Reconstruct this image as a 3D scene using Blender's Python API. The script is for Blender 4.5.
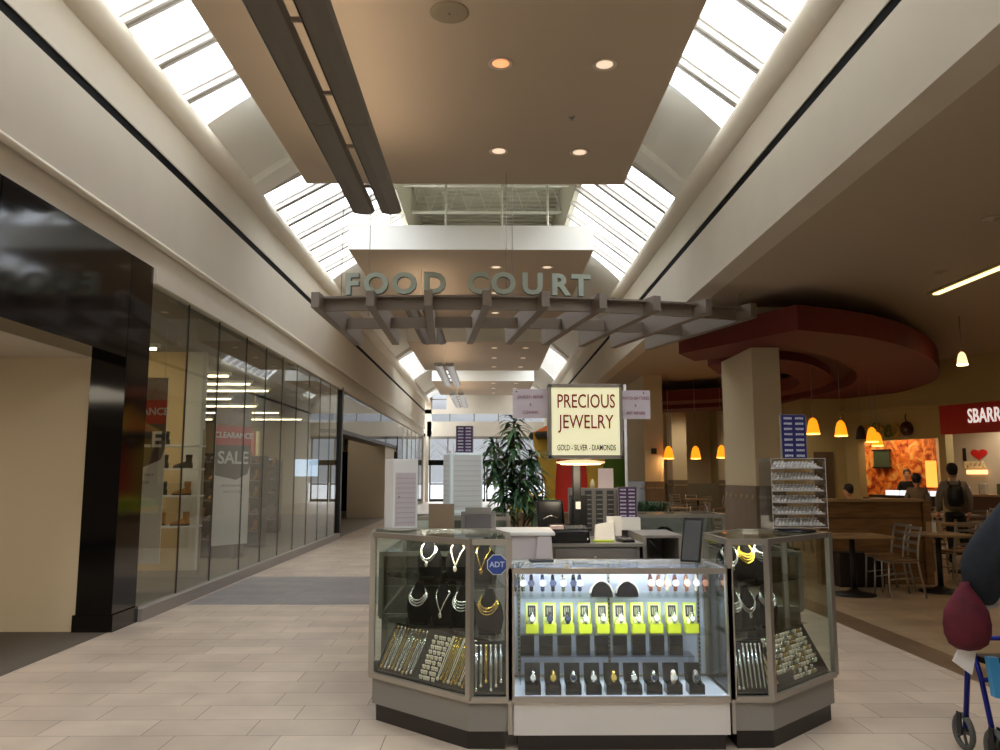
import bpy, bmesh, math, random
from mathutils import Vector, Matrix
random.seed(7)
PI = math.pi
C = bpy.context.scene.collection
scn = bpy.context.scene
for o in list(bpy.data.objects): bpy.data.objects.remove(o)

# ------------------------------------------------ camera, sky, exposure
cam = bpy.data.objects.new('camera', bpy.data.cameras.new('camera')); C.objects.link(cam)
cam.data.sensor_width = 36; cam.data.lens = 28.8; cam.data.clip_end = 400
cam.location = (0, 0, 1.5)
cam.rotation_euler = (PI/2 + math.atan(100/800), 0, -math.atan(8.5/800))
scn.camera = cam
w = bpy.data.worlds.new('sky'); scn.world = w; w.use_nodes = True
wn = w.node_tree.nodes; wl = w.node_tree.links
bg = wn['Background']; bg.inputs[1].default_value = 1.0
tc = wn.new('ShaderNodeTexCoord'); nz = wn.new('ShaderNodeTexNoise'); nz.inputs['Scale'].default_value = 1.6; nz.inputs['Detail'].default_value = 4
wl.new(tc.outputs['Generated'], nz.inputs['Vector'])
cr = wn.new('ShaderNodeValToRGB'); cr.color_ramp.elements[0].position = .35; cr.color_ramp.elements[1].position = .7
cr.color_ramp.elements[0].color = (.86, .92, 1, 1); cr.color_ramp.elements[1].color = (1, .98, .94, 1)
wl.new(nz.outputs['Fac'], cr.inputs['Fac']); sx_ = wn.new('ShaderNodeSeparateXYZ'); wl.new(tc.outputs['Generated'], sx_.inputs[0])
el = wn.new('ShaderNodeMapRange'); el.inputs['From Min'].default_value = .08; el.inputs['From Max'].default_value = .55   # overcast sky: brighter towards the zenith
el.inputs['To Min'].default_value = .62; el.inputs['To Max'].default_value = 9.4; wl.new(sx_.outputs['Z'], el.inputs['Value'])
wl.new(el.outputs['Result'], bg.inputs[1]); wl.new(cr.outputs['Color'], bg.inputs[0])
scn.view_settings.view_transform = 'Standard'; scn.view_settings.look = 'None'
scn.view_settings.gamma = 1; scn.view_settings.use_curve_mapping = False
scn.view_settings.exposure = 0.0

def light(kind, name, loc, energy, color=(1,1,1), size=.2, size_y=None, rot=(0,0,0), spot=None, portal=False):
    l = bpy.data.lights.new(name, kind); l.energy = energy; l.color = color
    if kind == 'AREA':
        l.size = size
        if size_y: l.shape = 'RECTANGLE'; l.size_y = size_y
    elif kind in ('POINT', 'SPOT'): l.shadow_soft_size = size
    if kind == 'SPOT': l.spot_size = math.radians(spot or 110); l.spot_blend = .6
    o = bpy.data.objects.new(name, l); C.objects.link(o); o.location = loc; o.rotation_euler = rot
    if portal: l.cycles.is_portal = True
    return o

# ------------------------------------------------ materials
def s2l(c): return tuple(((v/255)/12.92 if v/255 <= .04045 else ((v/255+.055)/1.055)**2.4) for v in c)
MATS = {}
def mat(name, rgb, rough=.6, metal=0, emis=0, noise=0, nscale=8, spec=.5, bump=0):
    if name in MATS: return MATS[name]
    m = bpy.data.materials.new(name); m.use_nodes = True; MATS[name] = m
    nt = m.node_tree; b = nt.nodes['Principled BSDF']
    c = s2l(rgb) + (1,)
    b.inputs['Base Color'].default_value = c; b.inputs['Roughness'].default_value = rough
    b.inputs['Metallic'].default_value = metal; b.inputs['Specular IOR Level'].default_value = spec
    if emis: b.inputs['Emission Color'].default_value = c; b.inputs['Emission Strength'].default_value = emis
    if noise or bump:
        t = nt.nodes.new('ShaderNodeTexCoord'); n = nt.nodes.new('ShaderNodeTexNoise')
        n.inputs['Scale'].default_value = nscale; n.inputs['Detail'].default_value = 5
        nt.links.new(t.outputs['Object'], n.inputs['Vector'])
        if noise:
            mr = nt.nodes.new('ShaderNodeMapRange'); mr.inputs['To Min'].default_value = 1-noise; mr.inputs['To Max'].default_value = 1+noise
            mr.inputs['From Min'].default_value = .3; mr.inputs['From Max'].default_value = .7
            nt.links.new(n.outputs['Fac'], mr.inputs['Value'])
            mx = nt.nodes.new('ShaderNodeVectorMath'); mx.operation = 'SCALE'; mx.inputs[0].default_value = c[:3]
            nt.links.new(mr.outputs['Result'], mx.inputs['Scale']); nt.links.new(mx.outputs[0], b.inputs['Base Color'])
        if bump:
            bp = nt.nodes.new('ShaderNodeBump'); bp.inputs['Strength'].default_value = bump; bp.inputs['Distance'].default_value = .01
            nt.links.new(n.outputs['Fac'], bp.inputs['Height']); nt.links.new(bp.outputs[0], b.inputs['Normal'])
    return m
def glass(name, tint=(1,1,1), refl=1.0, base=.04, rough=0.0):
    m = bpy.data.materials.new(name); m.use_nodes = True; nt = m.node_tree; nt.nodes.clear()
    out = nt.nodes.new('ShaderNodeOutputMaterial'); mix = nt.nodes.new('ShaderNodeMixShader')
    tr = nt.nodes.new('ShaderNodeBsdfTransparent'); gl = nt.nodes.new('ShaderNodeBsdfGlossy')
    tr.inputs[0].default_value = tint + (1,); gl.inputs['Roughness'].default_value = rough
    lw = nt.nodes.new('ShaderNodeLayerWeight'); lw.inputs['Blend'].default_value = .5
    p = nt.nodes.new('ShaderNodeMath'); p.operation = 'POWER'; p.inputs[1].default_value = 4.0
    ma = nt.nodes.new('ShaderNodeMath'); ma.operation = 'MULTIPLY_ADD'; ma.inputs[1].default_value = .8*refl; ma.inputs[2].default_value = base
    nt.links.new(lw.outputs['Facing'], p.inputs[0]); nt.links.new(p.outputs[0], ma.inputs[0]); nt.links.new(ma.outputs[0], mix.inputs[0])
    nt.links.new(tr.outputs[0], mix.inputs[1]); nt.links.new(gl.outputs[0], mix.inputs[2]); nt.links.new(mix.outputs[0], out.inputs[0])
    MATS[name] = m; return m
def tile(name, c1, c2, mortar, bw=.61, rh=.305, rough=.35, msize=.003, off=.33, bias=0):
    m = bpy.data.materials.new(name); m.use_nodes = True; nt = m.node_tree; b = nt.nodes['Principled BSDF']
    t = nt.nodes.new('ShaderNodeTexCoord'); br = nt.nodes.new('ShaderNodeTexBrick')
    br.offset = off; br.offset_frequency = 2
    br.inputs['Scale'].default_value = 1; br.inputs['Brick Width'].default_value = bw; br.inputs['Row Height'].default_value = rh
    br.inputs['Mortar Size'].default_value = msize; br.inputs['Mortar Smooth'].default_value = .1; br.inputs['Bias'].default_value = bias
    br.inputs['Color1'].default_value = s2l(c1)+(1,); br.inputs['Color2'].default_value = s2l(c2)+(1,); br.inputs['Mortar'].default_value = s2l(mortar)+(1,)
    nt.links.new(t.outputs['Object'], br.inputs['Vector'])
    n = nt.nodes.new('ShaderNodeTexNoise'); n.inputs['Scale'].default_value = 2.2; n.inputs['Detail'].default_value = 6
    nt.links.new(t.outputs['Object'], n.inputs['Vector'])
    mr = nt.nodes.new('ShaderNodeMapRange'); mr.inputs['From Min'].default_value = .3; mr.inputs['From Max'].default_value = .7
    mr.inputs['To Min'].default_value = .86; mr.inputs['To Max'].default_value = 1.12; nt.links.new(n.outputs['Fac'], mr.inputs['Value'])
    mx = nt.nodes.new('ShaderNodeVectorMath'); mx.operation = 'SCALE'
    nt.links.new(br.outputs['Color'], mx.inputs[0]); nt.links.new(mr.outputs['Result'], mx.inputs['Scale']); nt.links.new(mx.outputs[0], b.inputs['Base Color'])
    b.inputs['Roughness'].default_value = rough; b.inputs['Specular IOR Level'].default_value = .4
    MATS[name] = m; return m
def wood(name, c1, c2, rough=.45, scale=3):
    m = bpy.data.materials.new(name); m.use_nodes = True; nt = m.node_tree; b = nt.nodes['Principled BSDF']
    t = nt.nodes.new('ShaderNodeTexCoord'); mp = nt.nodes.new('ShaderNodeMapping'); mp.inputs['Scale'].default_value = (1, 1, 8)
    n = nt.nodes.new('ShaderNodeTexNoise'); n.inputs['Scale'].default_value = scale; n.inputs['Detail'].default_value = 6
    r = nt.nodes.new('ShaderNodeValToRGB'); r.color_ramp.elements[0].color = s2l(c1)+(1,); r.color_ramp.elements[1].color = s2l(c2)+(1,)
    r.color_ramp.elements[0].position = .35; r.color_ramp.elements[1].position = .65
    nt.links.new(t.outputs['Object'], mp.inputs[0]); nt.links.new(mp.outputs[0], n.inputs['Vector']); nt.links.new(n.outputs['Fac'], r.inputs[0]); nt.links.new(r.outputs[0], b.inputs['Base Color'])
    b.inputs['Roughness'].default_value = rough; MATS[name] = m; return m

PAINT = mat('cream paint', (214, 204, 186), .75, noise=.02, nscale=2)
PAINTW = mat('white paint', (243, 240, 230), .75)
TAN = mat('tan ceiling paint', (190, 172, 148), .7, noise=.02, nscale=1)
CEILR = mat('taupe ceiling paint', (186, 170, 146), .8)
OLIVE = mat('olive tan paint', (176, 160, 112), .8)
BEIGE = mat('warm beige wall paint', (208, 190, 156), .8)
TILE = tile('beige floor tile', (205, 187, 166), (188, 170, 151), (118, 104, 92))
TILEB = tile('blue grey floor tile', (150, 143, 138), (134, 128, 126), (104, 98, 94))
TILEF = tile('food court floor tile', (176, 152, 122), (160, 138, 110), (112, 96, 78))
TILES = tile('brown border tile', (122, 98, 74), (110, 88, 66), (80, 66, 52))
WAIN = tile('wainscot wall tile', (130, 114, 94), (118, 104, 86), (90, 80, 68), .3, .3)
CARPET = mat('grey carpet', (92, 82, 70), .95, noise=.15, nscale=60)
STOREFL = mat('store grey floor', (126, 118, 106), .4, noise=.05, nscale=3)
BLACK = mat('black polished granite', (14, 12, 12), .08, spec=.6)
BLK = mat('black satin', (18, 17, 17), .4)
BLKP = mat('black gloss plastic', (16, 16, 18), .2)
SLOT = mat('black slot', (8, 8, 9), .8, spec=.1)
VELVET = mat('black velvet', (15, 14, 15), .95, spec=.1)
ALU = mat('brushed aluminium', (176, 170, 160), .32, .75)
ALUD = mat('dull grey aluminium', (150, 146, 138), .45, .5)
LAM = mat('grey laminate', (140, 134, 126), .5)
LAMD = mat('dark grey laminate', (122, 116, 110), .5)
LAMW = mat('off white laminate', (222, 216, 208), .5)
KICK = mat('dark brown kick', (38, 30, 26), .4)
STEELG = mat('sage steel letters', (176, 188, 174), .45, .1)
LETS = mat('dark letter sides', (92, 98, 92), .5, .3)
FIN = mat('taupe metal fin', (138, 126, 114), .5, .1)
LOUV = mat('dark louvre grey', (124, 116, 104), .5, .3)
STRUCT = mat('painted steel', (222, 218, 200), .7)
DECK = mat('painted roof deck', (206, 200, 178), .8)
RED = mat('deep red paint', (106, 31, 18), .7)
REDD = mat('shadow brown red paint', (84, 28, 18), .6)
WOODB = wood('oak laminate', (142, 104, 62), (116, 82, 48))
WOODT = wood('light wood top', (168, 138, 98), (146, 114, 78))
WHITE = mat('white plastic', (236, 236, 232), .4)
PAPER = mat('paper', (238, 234, 228), .8)
GOLD = mat('gold', (226, 186, 96), .25, 1)
SILV = mat('silver', (230, 226, 218), .22, 1)
PEARL = mat('pale pearl', (232, 218, 194), .4)
YEL = mat('lime yellow card', (206, 214, 40), .5)
GLS = glass('case glass', (.94, .98, .96), .7, .05)
SGLS = glass('storefront glass', (.93, .95, .93), .75, .07)
SKYG = glass('skylight glazing', (.95, .97, 1), .3, .03)
ACR = glass('clear acrylic', (.93, .94, .95), .9, .08, .05)
DKG = glass('dark tinted glass', (.35, .37, .37), .9, .16)

# ------------------------------------------------ mesh helper
class MB:
    def __init__(s): s.v = []; s.f = []; s.m = []; s.s = []
    def add(s, vs, fs, m=0, sm=False):
        n = len(s.v); s.v += [tuple(v) for v in vs]
        for f in fs: s.f.append(tuple(i+n for i in f)); s.m.append(m); s.s.append(sm)
        return s
    def box(s, x0, x1, y0, y1, z0, z1, m=0):
        if x0 > x1: x0, x1 = x1, x0
        if y0 > y1: y0, y1 = y1, y0
        if z0 > z1: z0, z1 = z1, z0
        return s.add([(x0,y0,z0),(x1,y0,z0),(x1,y1,z0),(x0,y1,z0),(x0,y0,z1),(x1,y0,z1),(x1,y1,z1),(x0,y1,z1)],
              [(0,3,2,1),(4,5,6,7),(0,1,5,4),(1,2,6,5),(2,3,7,6),(3,0,4,7)], m)
    def hexa(s, a, b, m=0):          # two quads a (bottom) and b (top)
        return s.add(list(a)+list(b), [(0,3,2,1),(4,5,6,7),(0,1,5,4),(1,2,6,5),(2,3,7,6),(3,0,4,7)], m)
    def obox(s, c, sz, R, m=0):
        vs = []
        for z in (-1,1):
            for x, y in ((-1,-1),(1,-1),(1,1),(-1,1)):
                vs.append(Vector(c) + R @ Vector((x*sz[0]/2, y*sz[1]/2, z*sz[2]/2)))
        return s.add(vs, [(0,3,2,1),(4,5,6,7),(0,1,5,4),(1,2,6,5),(2,3,7,6),(3,0,4,7)], m)
    def prism(s, poly, z0, z1, m=0):
        n = len(poly); a = sum(poly[i][0]*poly[(i+1)%n][1]-poly[(i+1)%n][0]*poly[i][1] for i in range(n))
        if a < 0: poly = poly[::-1]
        vs = [(x,y,z0) for x,y in poly]+[(x,y,z1) for x,y in poly]
        return s.add(vs, [tuple(range(n))[::-1], tuple(range(n,2*n))]+[(i,(i+1)%n,(i+1)%n+n,i+n) for i in range(n)], m)
    def extr(s, pts, d, m=0, sm=False):      # planar polygon pts (3D) extruded by vector d
        n = len(pts); d = Vector(d)
        vs = [Vector(p) for p in pts]+[Vector(p)+d for p in pts]
        return s.add(vs, [tuple(range(n))[::-1], tuple(range(n,2*n))]+[(i,(i+1)%n,(i+1)%n+n,i+n) for i in range(n)], m, sm)
    def cyl(s, p0, p1, r0, r1=None, n=12, m=0, sm=True):
        r1 = r0 if r1 is None else r1; p0 = Vector(p0); p1 = Vector(p1); d = (p1-p0).normalized()
        a = d.orthogonal().normalized(); b = d.cross(a)
        vs = [p0+(a*math.cos(t)+b*math.sin(t))*r0 for t in [2*PI*i/n for i in range(n)]]+[p1+(a*math.cos(t)+b*math.sin(t))*r1 for t in [2*PI*i/n for i in range(n)]]
        k = len(s.v); s.v += [tuple(v) for v in vs]
        for i in range(n): s.f.append((k+i,k+(i+1)%n,k+(i+1)%n+n,k+i+n)); s.m.append(m); s.s.append(sm)
        s.f.append(tuple(k+i for i in range(n))[::-1]); s.m.append(m); s.s.append(False)
        s.f.append(tuple(k+n+i for i in range(n))); s.m.append(m); s.s.append(False)
        return s
    def tube(s, pts, r, n=6, m=0, closed=False):
        pts = [Vector(p) for p in pts]; N = len(pts); k = len(s.v); prev = None
        rr = r if isinstance(r, (list,tuple)) else [r]*N
        for i, p in enumerate(pts):
            if closed: d = pts[(i+1)%N]-pts[i-1]
            else: d = pts[min(i+1,N-1)]-pts[max(i-1,0)]
            d = d.normalized() if d.length > 1e-9 else Vector((0,0,1))
            a = d.orthogonal().normalized() if prev is None else (prev-d*prev.dot(d)).normalized()
            prev = a; b = d.cross(a)
            for j in range(n): t = 2*PI*j/n; s.v.append(tuple(p+(a*math.cos(t)+b*math.sin(t))*rr[i]))
        for i in range(N if closed else N-1):
            for j in range(n):
                i2 = (i+1)%N
                s.f.append((k+i*n+j,k+i*n+(j+1)%n,k+i2*n+(j+1)%n,k+i2*n+j)); s.m.append(m); s.s.append(n > 4)
        if not closed:
            s.f.append(tuple(k+j for j in range(n))[::-1]); s.m.append(m); s.s.append(False)
            s.f.append(tuple(k+(N-1)*n+j for j in range(n))); s.m.append(m); s.s.append(False)
        return s
    def lathe(s, prof, c=(0,0,0), n=20, m=0, sx=1, sy=1, R=None):   # prof: (r, z)
        k = len(s.v); c = Vector(c)
        for r, z in prof:
            for j in range(n):
                t = 2*PI*j/n; p = Vector((r*math.cos(t)*sx, r*math.sin(t)*sy, z))
                if R: p = R @ p
                s.v.append(tuple(c+p))
        for i in range(len(prof)-1):
            for j in range(n): s.f.append((k+i*n+j,k+i*n+(j+1)%n,k+(i+1)*n+(j+1)%n,k+(i+1)*n+j)); s.m.append(m); s.s.append(True)
        s.f.append(tuple(k+j for j in range(n))[::-1]); s.m.append(m); s.s.append(False)
        s.f.append(tuple(k+(len(prof)-1)*n+j for j in range(n))); s.m.append(m); s.s.append(False)
        return s
    def ball(s, c, r, sx=1, sy=1, sz=1, n=12, k=8, m=0, R=None):
        prof = [(max(1e-4, math.sin(PI*i/k))*r, -math.cos(PI*i/k)*r*sz) for i in range(k+1)]
        return s.lathe(prof, c, n, m, sx, sy, R)
    def text(s, txt, size, o, right=(1,0,0), up=(0,0,1), depth=.003, m=0, bold=0, align='CENTER', mside=None, sx=1):
        me = textmesh(txt, size, depth, bold, align); right = Vector(right).normalized(); up = Vector(up).normalized(); nrm = right.cross(up)
        vs = [Vector(o)+right*v.co.x*sx+up*v.co.y+nrm*(v.co.z+depth) for v in me.vertices]
        n = len(s.v); s.v += [tuple(v) for v in vs]
        for p in me.polygons:
            s.f.append(tuple(i+n for i in p.vertices)); s.s.append(False)
            s.m.append(m if (mside is None or abs(p.normal.z) > .7) else mside)
        return s
    def loft(s, secs, n=10, m=0):     # secs: (x, y, z centre, half width (y), half height (z)) along x
        k = len(s.v)
        for x, y, z, a, b in secs:
            for j in range(n): t = 2*PI*j/n; s.v.append((x, y+a*math.cos(t), z+b*math.sin(t)))
        for i in range(len(secs)-1):
            for j in range(n): s.f.append((k+i*n+j,k+i*n+(j+1)%n,k+(i+1)*n+(j+1)%n,k+(i+1)*n+j)); s.m.append(m); s.s.append(True)
        s.f.append(tuple(k+j for j in range(n))[::-1]); s.m.append(m); s.s.append(False)
        s.f.append(tuple(k+(len(secs)-1)*n+j for j in range(n))); s.m.append(m); s.s.append(False)
        return s
    def build(s, name, mats, parent=None, world=False, recenter=False, bev=0):
        if not isinstance(mats, (list,tuple)): mats = [mats]
        me = bpy.data.meshes.new(name); off = Vector((0,0,0))
        if parent is not None and world: off = parent.location.copy()
        if recenter:
            xs, ys, zs = zip(*s.v); off = Vector(((min(xs)+max(xs))/2, (min(ys)+max(ys))/2, min(zs)))
        me.from_pydata([tuple(Vector(v)-off) for v in s.v], [], s.f)
        for m in mats: me.materials.append(m)
        me.polygons.foreach_set('material_index', s.m); me.polygons.foreach_set('use_smooth', s.s); me.update()
        bm = bmesh.new(); bm.from_mesh(me); bmesh.ops.recalc_face_normals(bm, faces=bm.faces); bm.to_mesh(me); bm.free()
        o = bpy.data.objects.new(name, me); C.objects.link(o)
        if parent is not None: o.parent = parent
        if recenter: o.location = off
        if bev:
            b = o.modifiers.new('bevel', 'BEVEL'); b.width = bev; b.segments = 2; b.limit_method = 'ANGLE'; b.angle_limit = .9
        return o
_tc = {}
def textmesh(txt, size, depth, bold, align):
    key = (txt, size, depth, bold, align)
    if key in _tc: return _tc[key]
    cu = bpy.data.curves.new('t', 'FONT'); cu.body = txt; cu.size = size; cu.extrude = depth; cu.offset = bold; cu.align_x = align
    cu.align_y = 'CENTER'; cu.resolution_u = 3
    o = bpy.data.objects.new('t', cu); C.objects.link(o)
    dg = bpy.context.evaluated_depsgraph_get(); me = bpy.data.meshes.new_from_object(o.evaluated_get(dg))
    bpy.data.objects.remove(o); _tc[key] = me; return me

def thing(name, label, cat, loc=(0,0,0), rz=0, group=None):
    o = bpy.data.objects.new(name, None); C.objects.link(o); o.location = loc; o.rotation_euler = (0,0,rz)
    o.empty_display_size = .1
    o['label'] = label; o['category'] = cat
    if group: o['group'] = group
    return o
def solo(mb, name, mats, label, cat, group=None, bev=0, kind=None):
    o = mb.build(name, mats, recenter=True, bev=bev); o['label'] = label; o['category'] = cat
    if group: o['group'] = group
    if kind: o['kind'] = kind
    return o
def struct(mb, name, mats, parent=None):
    o = mb.build(name, mats, parent)
    if parent is None: o['kind'] = 'structure'
    return o
def dup(root, loc=None, rz=None, label=None, group=None):
    r = root.copy(); C.objects.link(r)
    if loc is not None: r.location = loc
    if rz is not None: r.rotation_euler = (0,0,rz)
    if label: r['label'] = label
    if group: r['group'] = group
    for ch in list(root.children):
        c = ch.copy(); C.objects.link(c); c.parent = r
        for g in list(ch.children):
            d = g.copy(); C.objects.link(d); d.parent = c
    return r
def rotz(a): return Matrix.Rotation(a, 3, 'Z')

XL, XR = -3.68, 3.0
# ================================================= SETTING
struct(MB().box(XL, 3.55, -6, 46, -.1, 0), 'floor', TILE)
struct(MB().box(-3.56, 3.55, 9.62, 12.2, 0, .002), 'floor', TILEB)
struct(MB().box(3.55, 3.86, -6, 30, -.1, 0), 'floor', TILES)
struct(MB().box(3.86, 22, -6, 31, -.1, 0), 'floor', TILEF)
struct(MB().box(-14, XL, -6, 8.3, -.1, 0), 'floor', CARPET)
struct(MB().box(-14, XL, 8.3, 46, -.1, 0), 'floor', STOREFL)
# ---- left fascia
mb = MB(); mb.box(XL-.05, XL-.35, -6, 44.2, 3.74, 4.03)
struct(mb, 'wall_left', PAINT)
struct(MB().box(XL, XL-.4, -6, 44.2, 4.03, 4.95), 'wall_left', PAINT)
struct(MB().cyl((XL-.01,-6,4.03), (XL-.01,44.2,4.03), .035), 'trim_1', PAINT)
struct(MB().box(XL-.012, XL-.4, -6, 44.2, 4.95, 5.06), 'trim_2', SLOT)
struct(MB().box(XL, XL-.4, -6, 44.2, 5.06, 5.56), 'wall_left', PAINT)
struct(MB().cyl((XL-.02,-6,5.72), (XL-.02,46,5.72), .185, n=24), 'trim_3', PAINT)
# ---- right fascia
struct(MB().box(XR, XR+.3, -6, 46, 4.15, 4.95), 'wall_right', PAINT)
struct(MB().box(XR+.012, XR+.3, -6, 46, 4.95, 5.06), 'trim_4', SLOT)
struct(MB().box(XR, XR+.3, -6, 46, 5.06, 5.56), 'wall_right', PAINT)
struct(MB().cyl((XR+.02,-6,5.70), (XR+.02,46,5.70), .185, n=24), 'trim_5', PAINT)
# food court ceiling and left slab
struct(MB().box(XR+.3, 22, -6, 31, 4.15, 4.35), 'ceiling', CEILR)
# end and rear walls
struct(MB().box(-14, 22, -6.3, -6, 0, 9), 'wall_rear', PAINT)

# ---- roof: skylights, vaults, deck
LO, LI = (-3.6, 5.84), (-1.8, 6.85)
RO, RI = (2.92, 5.82), (1.57, 6.85)
def slope_box(mb, o, i, y0, y1, t=.06, up=0, m=0):
    dx, dz = i[0]-o[0], i[1]-o[1]; L = math.hypot(dx, dz); n = (-dz/L, dx/L)
    if n[1] < 0: n = (-n[0], -n[1])
    p = [(o[0]+n[0]*up, o[1]+n[1]*up), (i[0]+n[0]*up, i[1]+n[1]*up), (i[0]+n[0]*(up+t), i[1]+n[1]*(up+t)), (o[0]+n[0]*(up+t), o[1]+n[1]*(up+t))]
    mb.extr([(q[0], y0, q[1]) for q in p], (0, y1-y0, 0), m); return mb
sections = [(-5.6, 9.6), (11.95, 17.6), (30, 36.5), (43.2, 45.6)]
k = 1
for a, b in sections:
    for (o_, i_) in ((LO, LI), (RO, RI)):
        par = struct(slope_box(MB(), o_, i_, a, b, .02, .04), 'window_%d' % k, SKYG); k += 1
        y = 8.92; ys = []
        yy = 8.92 + math.ceil((a-8.92)/.8)*.8
        if a > 10: yy = a+.05
        fr = MB()
        while yy < b-.1:
            for s_ in (-.04, .04):
                slope_box(fr, o_, i_, yy+s_-.017, yy+s_+.017, .09, -.04)
            slope_box(fr, o_, i_, yy-.075, yy+.075, .02, .035)
            yy += .8
        struct(fr, 'window_frame', mat('pale mullion', (206,200,192), .5), par)
        cx = (o_[0]+i_[0])/2; cz = (o_[1]+i_[1])/2 + .12
        L = math.hypot(i_[0]-o_[0], i_[1]-o_[1]); ang = math.atan2(i_[1]-o_[1], i_[0]-o_[0])
        if o_[0] > i_[0]: ang -= PI
        light('AREA', 'sky_portal', (cx, (a+b)/2, cz+.02), 1, size=L, size_y=b-a, rot=(0, -ang, 0), portal=True)
solid = [(9.6, 11.95), (17.6, 30), (36.5, 43.2), (45.6, 46)]
for a, b in solid:
    for sgn, o_, i_ in ((1, LO, LI), (-1, RO, RI)):
        def arc(dz):
            pts = []
            for j in range(11):
                t = j/10; pts.append((o_[0]+(i_[0]-o_[0])*t, o_[1]+(i_[1]-o_[1])*t + .10*math.sin(PI*t)+dz))
            return pts
        lo = arc(.0); hi = arc(.14); mb = MB()
        for q in range(10):
            mb.extr([(lo[q][0],a,lo[q][1]),(lo[q+1][0],a,lo[q+1][1]),(hi[q+1][0],a,hi[q+1][1]),(hi[q][0],a,hi[q][1])], (0,b-a,0), sm=False)
        struct(mb, 'ceiling', PAINTW)
        if b-a > 1:
            lo = arc(-.13); hi = arc(.0); mb = MB()
            for q in range(10):
                mb.extr([(lo[q][0],b-.5,lo[q][1]),(lo[q+1][0],b-.5,lo[q+1][1]),(hi[q+1][0],b-.5,hi[q+1][1]),(hi[q][0],b-.5,hi[q][1])], (0,.45,0))
            struct(mb, 'trim_%d' % (6 + int(a)), PAINTW)
struct(MB().box(LI[0], LI[0]-.1, -6, 46, 6.83, 8.1).box(RI[0], RI[0]+.1, -6, 46, 6.83, 8.1), 'wall_upper', DECK)
mb = MB().box(LI[0]-.1, RI[0]+.1, -6, 46, 8.05, 8.15)
yy = 11
while yy < 46: mb.box(LI[0], RI[0], yy, yy+.06, 8.0, 8.05); yy += .3
struct(mb, 'ceiling', DECK)
# roof joists with webs
def joist(y):
    j = thing('roof_joist', 'cream painted steel roof joist under the deck between ceiling panels', 'roof joist', (0, y, 7.3), group='roof joists above the ceiling panels')
    x0, x1 = LI[0]+.01, RI[0]-.01
    MB().box(x0, x1, -.04, .04, .62, .68).box(x0, x1, -.04, .04, 0, .05).build('chord', STRUCT, j)
    mb = MB(); n = 8
    for i in range(n):
        xa = x0+(x1-x0)*i/n; xb = x0+(x1-x0)*(i+.5)/n; xc = x0+(x1-x0)*(i+1)/n
        mb.tube([(xa,0,.04),(xb,0,.64),(xc,0,.04)], .012, 6)
    mb.build('web', STRUCT, j)
    mb = MB()
    for i in range(24): mb.box(x0+.05+i*.138, x0+.12+i*.138, -.045, -.04, .63, .67)
    mb.build('joist_slot', SLOT, j)['kind'] = 'stuff'
    return j
j0 = joist(12.2)
for y in (13.9, 15.6, 17.3, 22.4, 24.0): dup(j0, (0, y, 7.3))

# ---- floating ceiling panels
def downlight(x, y, z, lit=False, col=(1,.72,.45)):
    pass
PX0, PX1, PZ = -2.68, 1.91, 5.7
names = ['wide tan floating ceiling panel nearest the camera', 'second floating ceiling panel, white edged, above the letter sign', 'third floating ceiling panel down the mall', 'farthest floating ceiling panel by the end windows']
plen = [(1.0, 11.2), (14.63, 21.4), (25.1, 32.0), (35.8, 42.1)]
PANEL = {}
for nm, (a, b) in zip(names, plen):
    t = thing('ceiling_panel', nm, 'ceiling panel', ((PX0+PX1)/2, (a+b)/2, PZ))
    MB().box(PX0, PX1, a, b, PZ, PZ+.03).build('underside', TAN, t, world=True)
    MB().box(PX0, PX1, a-.01, a, PZ, PZ+.47).box(PX0, PX1, b, b+.01, PZ, PZ+.47).box(PX0-.01, PX0, a-.01, b+.01, PZ, PZ+.47).box(PX1, PX1+.01, a-.01, b+.01, PZ, PZ+.47).box(PX0,PX1,a,b,PZ+.44,PZ+.47).build('edge_fascia', PAINTW, t, world=True)
    for x in (-2.0, -.9, .2, 1.1):
        for y in (a+.6, b-.5):
            MB().cyl((x,y,PZ+.46), (x,y,7.3), .022, n=8).build('hanger_rod', STRUCT, t, world=True)
    for x in (-1.5, .9):
        for y in (b-.3,):
            MB().tube([(x-.3,y,PZ+.46), (x+.1,y+.3,7.3)], .035, 4).build('brace', STRUCT, t, world=True)
LAMPLIT = mat('warm lamp glow', (255, 158, 104), emis=1.3)
LAMPDIM = mat('pale lamp glow', (255, 226, 196), emis=.8)
HOUS = mat('pale lamp housing', (210, 196, 176), .3)
def make_down(label, lit):
    t = thing('recessed_downlight', label, 'downlight', (0,0,0))
    MB().lathe([(.10,.0),(.12,-.004),(.13,-.008),(.12,-.012),(.095,-.004)], n=20).build('trim_ring', HOUS, t)
    MB().lathe([(.088,-.006),(.06,-.010),(.002,-.011)], n=16).build('bulb', LAMPLIT if lit else LAMPDIM, t)
    return t
d_lit = make_down('orange glowing recessed downlight in the near tan ceiling panel', True); d_lit.location = (.09, 7.76, PZ)
light('SPOT', 'downlight_bulb', (.09, 7.76, PZ-.05), 60, (1,.75,.5), .05, spot=120)
d1 = make_down('pale recessed downlight at the right of the near ceiling panel', False); d1.location = (1.16, 7.77, PZ)
dup(d1, (.09, 10.0, PZ), label='pale recessed downlight near the far edge of the near ceiling panel, left one')
dup(d1, (1.15, 10.03, PZ), label='pale recessed downlight near the far edge of the near ceiling panel, right one')
first = True
for pi, rows in ((1, (15.88, 18.2, 20.5)), (2, (26.3, 28.6, 31.0)), (3, (36.6, 38.8, 41.0))):
    for y in rows:
        for x in (.09, 1.13):
            dup(d1, (x, y, PZ), label='small glowing downlight in the %s floating ceiling panel' % ('second', 'third', 'farthest')[pi-1], group='downlights in the %s ceiling panel' % ('second','third','farthest')[pi-1])
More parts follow.
